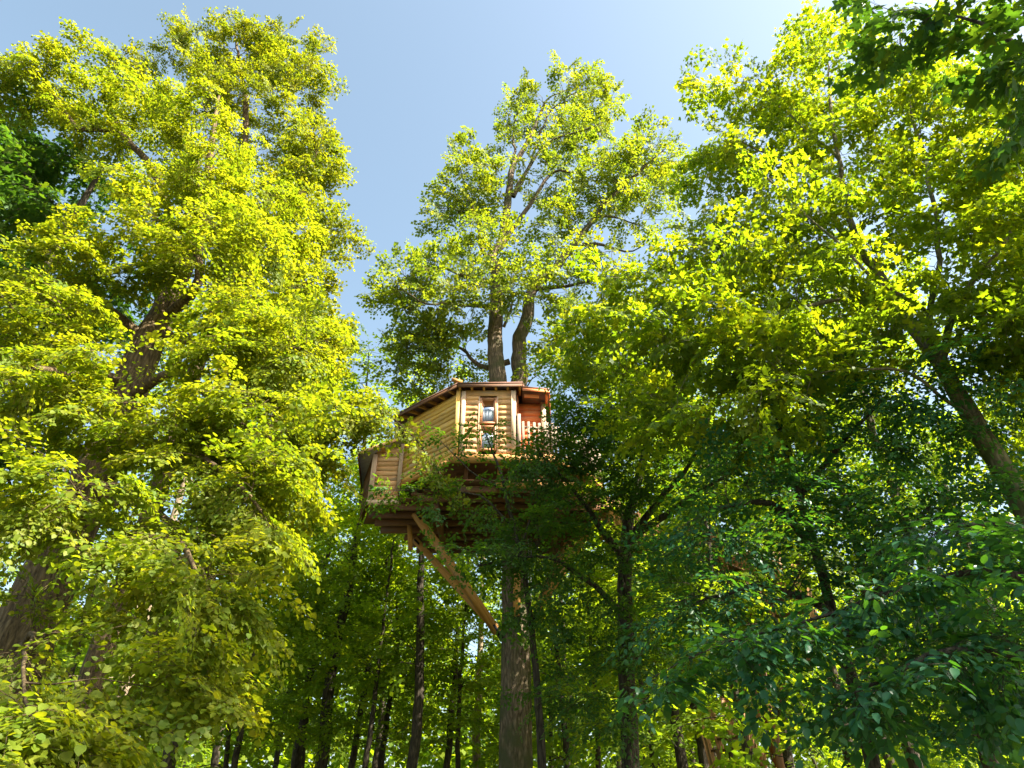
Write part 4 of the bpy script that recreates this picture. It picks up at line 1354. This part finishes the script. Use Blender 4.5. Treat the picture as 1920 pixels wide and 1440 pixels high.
build_tree('hornbeam_tree', 'dark hornbeam with slanting trunk between the winding stair and the mossy maple trunk', 8, h2,
           [[T4(1580, 1210, 10.5, .09), T4(1660, 1080, 10, .06), T4(1740, 960, 9.6, .03)], [T4(1530, 1030, 10.4, .08), T4(1440, 950, 9.8, .05), T4(1330, 950, 9.4, .02)], [T4(1500, 930, 10.3, .06), T4(1580, 830, 9.9, .04), T4(1650, 750, 9.5, .02)], [T4(1560, 1150, 10.5, .07), T4(1450, 1100, 9.8, .04), T4(1320, 1120, 9.4, .02)]],
           [C(*a) for a in ((1480, 800, 10, 100, 50, .9, 11), (1600, 790, 9.6, 100, 60, .9, 11), (1700, 820, 9.5, 90, 60, .9, 10), (1400, 920, 9.6, 110, 50, .9, 11), (1540, 920, 9.7, 100, 50, .9, 10), (1660, 940, 9.5, 110, 60, .9, 12), (1790, 930, 9.3, 80, 60, .8, 8), (1340, 1030, 9.4, 110, 50, .8, 10), (1480, 1040, 9.6, 110, 50, .9, 10), (1620, 1060, 9.6, 110, 50, .9, 10), (1760, 1060, 9.3, 110, 60, .9, 10), (1280, 1130, 9.4, 90, 40, .7, 7), (1420, 1160, 9.5, 90, 50, .8, 7), (1700, 1180, 9.5, 110, 60, .9, 9), (1850, 1150, 9.2, 90, 80, .8, 9), (1560, 700, 9.6, 90, 40, .8, 7), (1760, 1300, 9.6, 110, 70, .9, 9), (1640, 1300, 9.8, 80, 60, .8, 6), (1880, 1330, 9.2, 80, 80, .8, 8), (1880, 760, 9.0, 60, 60, .7, 6), (1770, 720, 9.0, 90, 40, .8, 8))],
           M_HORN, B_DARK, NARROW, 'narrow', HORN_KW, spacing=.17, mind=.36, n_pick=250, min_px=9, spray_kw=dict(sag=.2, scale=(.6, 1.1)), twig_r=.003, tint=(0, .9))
# near branches with big teal leaves
h3 = [(5.5, 4.6, -.2, .16), (5.4, 4.6, 1.5, .13), (5.3, 4.7, 3.0, .10), (5.5, 4.8, 4.8, .05), (5.8, 5.0, 6.2, .02)]
build_tree('hornbeam_tree', 'nearest hornbeam reaching in from the right with large teal shaded leaves', 9, h3,
           [[(5.1, 4.7, 2.6, .05), tuple(T4(1900, 1080, 5.2, .035)), tuple(T4(1760, 1090, 5.3, .022)), tuple(T4(1560, 1150, 5.5, .014)), tuple(T4(1380, 1200, 5.7, .007)), tuple(T4(1210, 1280, 5.9, .004))],
            [(5.2, 4.7, 2.2, .05), tuple(T4(1900, 1230, 5.0, .03)), tuple(T4(1750, 1230, 5.1, .02)), tuple(T4(1600, 1290, 5.2, .008))],
            [(5.0, 4.7, 3.0, .05), tuple(T4(1880, 990, 5.4, .025)), tuple(T4(1760, 1000, 5.5, .01))]],
           [C(*a) for a in ((1860, 1040, 5.2, 60, 30, .3, 9), (1740, 1090, 5.3, 70, 28, .3, 10), (1600, 1150, 5.5, 70, 25, .3, 8), (1480, 1180, 5.6, 70, 22, .3, 7), (1380, 1210, 5.7, 70, 22, .3, 6), (1260, 1260, 5.9, 50, 22, .25, 4), (1880, 1160, 5.0, 50, 40, .3, 7), (1780, 1220, 5.1, 70, 35, .3, 8), (1660, 1260, 5.2, 60, 35, .3, 6), (1880, 1300, 5.0, 50, 50, .3, 6), (1600, 1330, 5.4, 40, 30, .3, 3), (1760, 1000, 5.4, 60, 22, .3, 5), (1440, 1290, 5.6, 60, 25, .3, 3))],
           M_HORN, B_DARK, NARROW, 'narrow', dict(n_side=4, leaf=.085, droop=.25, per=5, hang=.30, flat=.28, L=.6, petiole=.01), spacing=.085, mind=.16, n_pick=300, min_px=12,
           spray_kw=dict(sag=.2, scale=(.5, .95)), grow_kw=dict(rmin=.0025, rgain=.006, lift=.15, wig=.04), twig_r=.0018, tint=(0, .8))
# slender sapling in front of the platform
s1 = [T4(1015, 1440, 13.2, .075), T4(1008, 1300, 13.2, .065), T4(990, 1120, 13.2, .055), T4(966, 1000, 13.2, .045), T4(948, 930, 13.3, .036), T4(938, 880, 13.4, .03), T4(925, 850, 13.5, .025), T4(906, 800, 13.6, .01)]
s1 = [(s1[0][0], s1[0][1], -.2, .09)] + s1
build_tree('hornbeam_sapling', 'slender hornbeam sapling with its leafy top in front of the cabin windows', 10, s1,
           [[T4(960, 985, 13.2, .03), T4(900, 930, 13.2, .02), T4(820, 915, 13.1, .012), T4(740, 920, 13.0, .006)], [T4(945, 920, 13.3, .025), T4(880, 880, 13.3, .015), T4(820, 820, 13.3, .006)], [T4(975, 1040, 13.2, .03), T4(1000, 960, 13.0, .018), T4(1030, 880, 12.9, .008)]],
           [C(*a) for a in ((905, 815, 13.6, 40, 22, .35, 7), (850, 825, 13.3, 38, 22, .35, 5), (930, 850, 13.5, 50, 16, .3, 4), (800, 915, 13.1, 70, 18, .4, 9), (730, 930, 13.0, 35, 18, .3, 4), (880, 930, 13.2, 70, 22, .4, 9), (950, 960, 13.1, 70, 25, .4, 7), (860, 970, 13.1, 70, 22, .4, 6), (980, 1040, 13, 60, 30, .4, 6), (1010, 900, 12.9, 40, 30, .4, 5), (980, 860, 13.2, 30, 16, .3, 3))],
           M_HORN_LIGHT, B_DARK, NARROW, 'narrow', dict(n_side=5, leaf=.085, droop=.18, per=5, hang=.25, flat=.35, L=.6, petiole=.01), spacing=.26, mind=.25, n_pick=120, min_px=6, trunk_sides=10,
           spray_kw=dict(sag=.12, scale=(.5, .95)), grow_kw=dict(rmin=.003, rgain=.007, lift=.2, wig=.04), twig_r=.0025, tint=(.1, 1))

# ------------------------------------------------------------------ woodland behind
def back_proto(seed, H, r, lean, crown_lo, R, dense, bark, mat):
    """Geometry of one woodland tree at the origin: (trunk mesh, branch mesh, crown mesh)."""
    rng = np.random.default_rng(seed)
    trunk = [(0, 0, -.2, r * 1.35), (lean * .04, 0, .6, r * 1.05), (lean * .25, rng.normal(0, .1), H * .3, r * .85), (lean * .6 + rng.normal(0, .2), rng.normal(0, .2), H * .6, r * .55), (lean, 0, H * .95, .03)]
    tp, tr = smooth_poly([t[:3] for t in trunk], [t[3] for t in trunk], step=.5, rng=rng, wig=.05)
    v, q = tube_arrays(tp, tr, 10, ridge=(.02, 3, 0, 2))
    tm = mesh_np('trunk', v, [q], bark, smooth=True)
    skel = [(tp, tr)]
    clumps = []
    zs = np.linspace(crown_lo, H, 7)
    for i, z in enumerate(zs):
        f = (z - crown_lo) / (H - crown_lo)
        rr = R * (0.55 + .6 * math.sin(math.pi * min(1, f * .8 + .12)))
        for k in range(4 if f < .85 else 2):
            a = rng.uniform(0, 6.28)
            d = rr * rng.uniform(.35, .85)
            clumps.append(((lean * f + d * math.cos(a), d * math.sin(a), z + rng.normal(0, .4)), (rr * .45, rr * .45, .9), int(4 * dense)))
    tips = sample_clumps(clumps, rng, .7)
    br = grow(skel, tips, rng, rmin=.012, rgain=.014, lift=.3, wig=.12)
    Vs, Qs, off = [], [], 0
    for pl, rl in br:
        vv, qq = tube_arrays(pl, rl, 4)
        Vs.append(vv); Qs.append(qq + off); off += len(vv)
    bm_ = mesh_np('branches', np.concatenate(Vs), [np.concatenate(Qs)], bark, smooth=True)
    protos = [spray_proto(rng, n_side=6, leaf=.155, droop=.2, per=7, hang=.3, flat=.35, L=1.15) for _ in range(8)]
    O, X, S = sprays_on(br, rng, .68, start=.25, sag=.12, scale=(.7, 1.2))
    P, D, N, Sz, T, TW = instance_sprays(protos, O, X, S, rng, roll=.3)
    cm = leaf_mesh('crown', P, D, N, Sz, T, DIAMOND, mat, (0, 0, 0))
    print('PROTO leaves', len(P))
    return tm, bm_, cm


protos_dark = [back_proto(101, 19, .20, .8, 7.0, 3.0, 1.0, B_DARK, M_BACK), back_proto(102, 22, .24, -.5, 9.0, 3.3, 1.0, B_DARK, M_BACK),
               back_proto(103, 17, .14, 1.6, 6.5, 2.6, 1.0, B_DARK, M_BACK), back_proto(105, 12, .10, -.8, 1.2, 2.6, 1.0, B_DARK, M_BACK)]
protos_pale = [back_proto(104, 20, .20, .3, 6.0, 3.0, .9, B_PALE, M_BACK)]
MARK = {}


def woodland(px, Y, pk, rz, s, label, group='woodland trees behind the treehouse', pale=False, sz=1.0):
    p = at(px, 1440, Y)
    tm, bm_, cm = (protos_pale if pale else protos_dark)[pk]
    M = Matrix.Translation((p[0], p[1], 0)) @ Matrix.Rotation(rz, 4, 'Z') @ Matrix.Diagonal((s, s, s * sz, 1))
    root = bpy.data.objects.new('woodland_tree', None)
    place(root, M)
    tag(root, label, 'tree', group)
    for nm, me in (('trunk', tm), ('branches', bm_), ('crown', cm)):
        o = part(nm, me, root, M)
        if nm != 'trunk': o['kind'] = 'stuff'
    return root


for (px, Y, pk, rz, s, lab, pale) in (
        (608, 27, 1, .4, 1.0, 'straight dark woodland trunk, thickest of those between the leaning linden and the oak', False),
        (640, 29, 2, 6.1, 1.05, 'woodland tree bending right at mid height, just right of the thickest straight trunk', False),
        (545, 30, 0, .2, 1.0, 'dark woodland trunk slanting right, just left of the thickest straight trunk', False),
        (505, 34, 2, 1.0, 1.0, 'thin woodland trunk left of the slanting dark trunk beside hanging linden twigs', False),
        (765, 25, 0, 1.2, 1.0, 'stout forked woodland tree below the left platform brace', False),
        (820, 31, 2, .1, 1.1, 'leaning woodland tree reaching up to the lower end of the left platform brace', False),
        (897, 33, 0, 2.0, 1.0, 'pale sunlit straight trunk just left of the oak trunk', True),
        (420, 26, 3, 2.2, 1.0, 'small leafy woodland tree behind the hanging linden twigs', False),
        (310, 24, 1, 3.0, .95, 'dark woodland tree between linden trunk and hanging twigs', False),
        (180, 20, 0, 5.8, .9, 'reddish leaning woodland trunk nearest behind the leaning linden trunk', True),
        (60, 27, 0, 1.0, 1.0, 'woodland tree in shade behind the base of the leaning linden', False),
        (700, 38, 1, 4.2, 1.0, 'distant woodland tree left of the forked one under the platform', False),
        (1075, 27, 3, .7, 1.3, 'low leafy woodland tree between the oak trunk and the dark hornbeam', False),
        (1290, 24, 0, 3.3, .95, 'thin dark woodland trunk right of the dark hornbeam, left one of a pair', False),
        (455, 25, 2, 3.9, .85, 'thin dark pole of a tree beside the lowest hanging linden twigs', False),
        (575, 33, 2, 2.2, .9, 'thin woodland trunk between the slanting and the thickest straight trunk', False),
        (675, 26, 2, 5.2, .8, 'thin woodland trunk right of the bending one, left of the forked tree', False),
        (722, 30, 0, 4.0, .75, 'straight thin trunk right beside the forked tree on its left', False),
        (860, 27, 2, 1.5, .8, 'thin crooked trunk between the forked tree and the pale sunlit trunk', False),
        (1120, 29, 2, 4.5, .85, 'thin trunk between the oak trunk and the upright dark hornbeam', False),
        (1222, 31, 0, 5.5, .8, 'thin straight trunk close right of the upright dark hornbeam', False),
        (1365, 31, 2, .4, .8, 'thin trunk close right of the pair of dark trunks', False),
        (1240, 18.8, 3, .9, .85, 'low dark woodland tree close beside the right braces of the platform', False),
        (1385, 17.2, 3, 2.5, 1.05, 'low dark woodland tree in front of the winding stair', False),
        (1330, 26, 1, .5, .9, 'dark woodland trunk right of the dark hornbeam, right one of a pair', False),
        (1420, 22, 0, 2.7, .95, 'dark woodland trunk just left of the winding stair foot', False),
        (1480, 29, 2, 3.3, 1.0, 'thin woodland tree behind the foot of the winding stair', False),
        (1600, 27, 1, 1.9, 1.0, 'woodland trunk behind the slanting hornbeam, right of the winding stair', False),
        (1730, 20, 0, 3.0, .95, 'dark leaning woodland trunk low on the right behind the teal leaves', False),
        (1850, 18, 1, 3.4, .9, 'dark woodland tree nearest the lower right corner', False),
        (1980, 22, 1, .3, 1.0, 'woodland tree behind the mossy maple trunk at the right edge', False)):
    woodland(px, Y, 0 if pale else pk, rz, s, lab, pale=pale)
for (x, y, pk, rz, s_, lab) in ((11.6, 3.2, 1, .3, .86, 'woodland tree just beyond the right edge nearest the camera'), (13.2, 9.5, 0, 2.1, .80, 'woodland tree beyond the right edge level with the mossy maple'),
                               (10.8, -1.6, 1, 4.1, .95, 'woodland tree beyond the right edge beside the camera'), (15.5, 14.0, 1, 1.1, .72, 'woodland tree beyond the right edge behind the mossy maple'), (12.0, 6.4, 0, 5.0, .70, 'woodland tree beyond the right edge beside the nearest hornbeam')):
    tm, bm_, cm = protos_dark[pk]
    M = Matrix.Translation((x, y, 0)) @ Matrix.Rotation(rz, 4, 'Z') @ Matrix.Diagonal((s_ * 1.1, s_ * 1.1, s_, 1))
    root = bpy.data.objects.new('woodland_tree', None)
    place(root, M)
    tag(root, lab, 'tree', 'woodland trees at the right edge')
    for nm, me in (('trunk', tm), ('branches', bm_), ('crown', cm)):
        o = part(nm, me, root, M)
        if nm != 'trunk': o['kind'] = 'stuff'
wr_ = np.random.default_rng(77)
SPOTS = [(-60, 'beyond the left edge'), (110, 'at the far left behind the leaning linden trunk'), (290, 'behind the hanging linden twigs by the left edge'), (480, 'behind the lowest hanging linden twigs'),
         (1100, 'just right of the oak trunk'), (1250, 'behind the upright dark hornbeam'), (1390, 'behind the pair of thin dark trunks'), (1560, 'behind the winding stair'),
         (1740, 'behind the slanting hornbeam'), (1930, 'in the lower right corner'), (9999, 'beyond the right edge')]
for (Y, xs, word) in ((32, (20, 200, 1020, 1180, 1470, 1680, 1880), 'slim'), (43, (-120, 60, 250, 400, 1060, 1210, 1340, 1530, 1700, 1860, 2020), 'distant slim'), (56, (-20, 170, 340, 1000, 1160, 1300, 1480, 1650, 1830), 'farthest')):
    for px in xs:
        where = next(t for lim, t in SPOTS if px < lim)
        woodland(px + wr_.uniform(-12, 12), Y + wr_.uniform(-2.5, 2.5), int(wr_.integers(0, 4)), wr_.uniform(0, 6.28), wr_.uniform(.85, 1.1),
                 '%s woodland tree %s' % (word, where), group='deep woodland trees')


def far_wood():
    rng = np.random.default_rng(5)
    n = 125000
    a = rng.uniform(-.95, .95, n)
    dist = rng.uniform(66, 84, n)
    P = np.stack([np.sin(a) * dist, np.cos(a) * dist, rng.uniform(0, 1, n) ** 1.1 * (21 + 3 * np.sin(a * 23) + 2 * np.sin(a * 51 + 1))], axis=1)
    D = unit(rng.normal(0, 1, (n, 3)) * (1, 1, .5))
    N = unit(np.cross(D, rng.normal(0, 1, (n, 3))))
    me = leaf_mesh('far_woods', P, D, N, rng.uniform(.35, .8, n), rng.uniform(0, 1, n), DIAMOND, M_BACK, (0, 0, 0))
    o = bpy.data.objects.new('far_woods', me)
    place(o, Matrix.Identity(4))
    tag(o, 'far edge of the wood closing the view between the trunks', 'woods', None, 'stuff')


far_wood()
print('TOTAL tris', COUNT, len(bpy.data.objects))
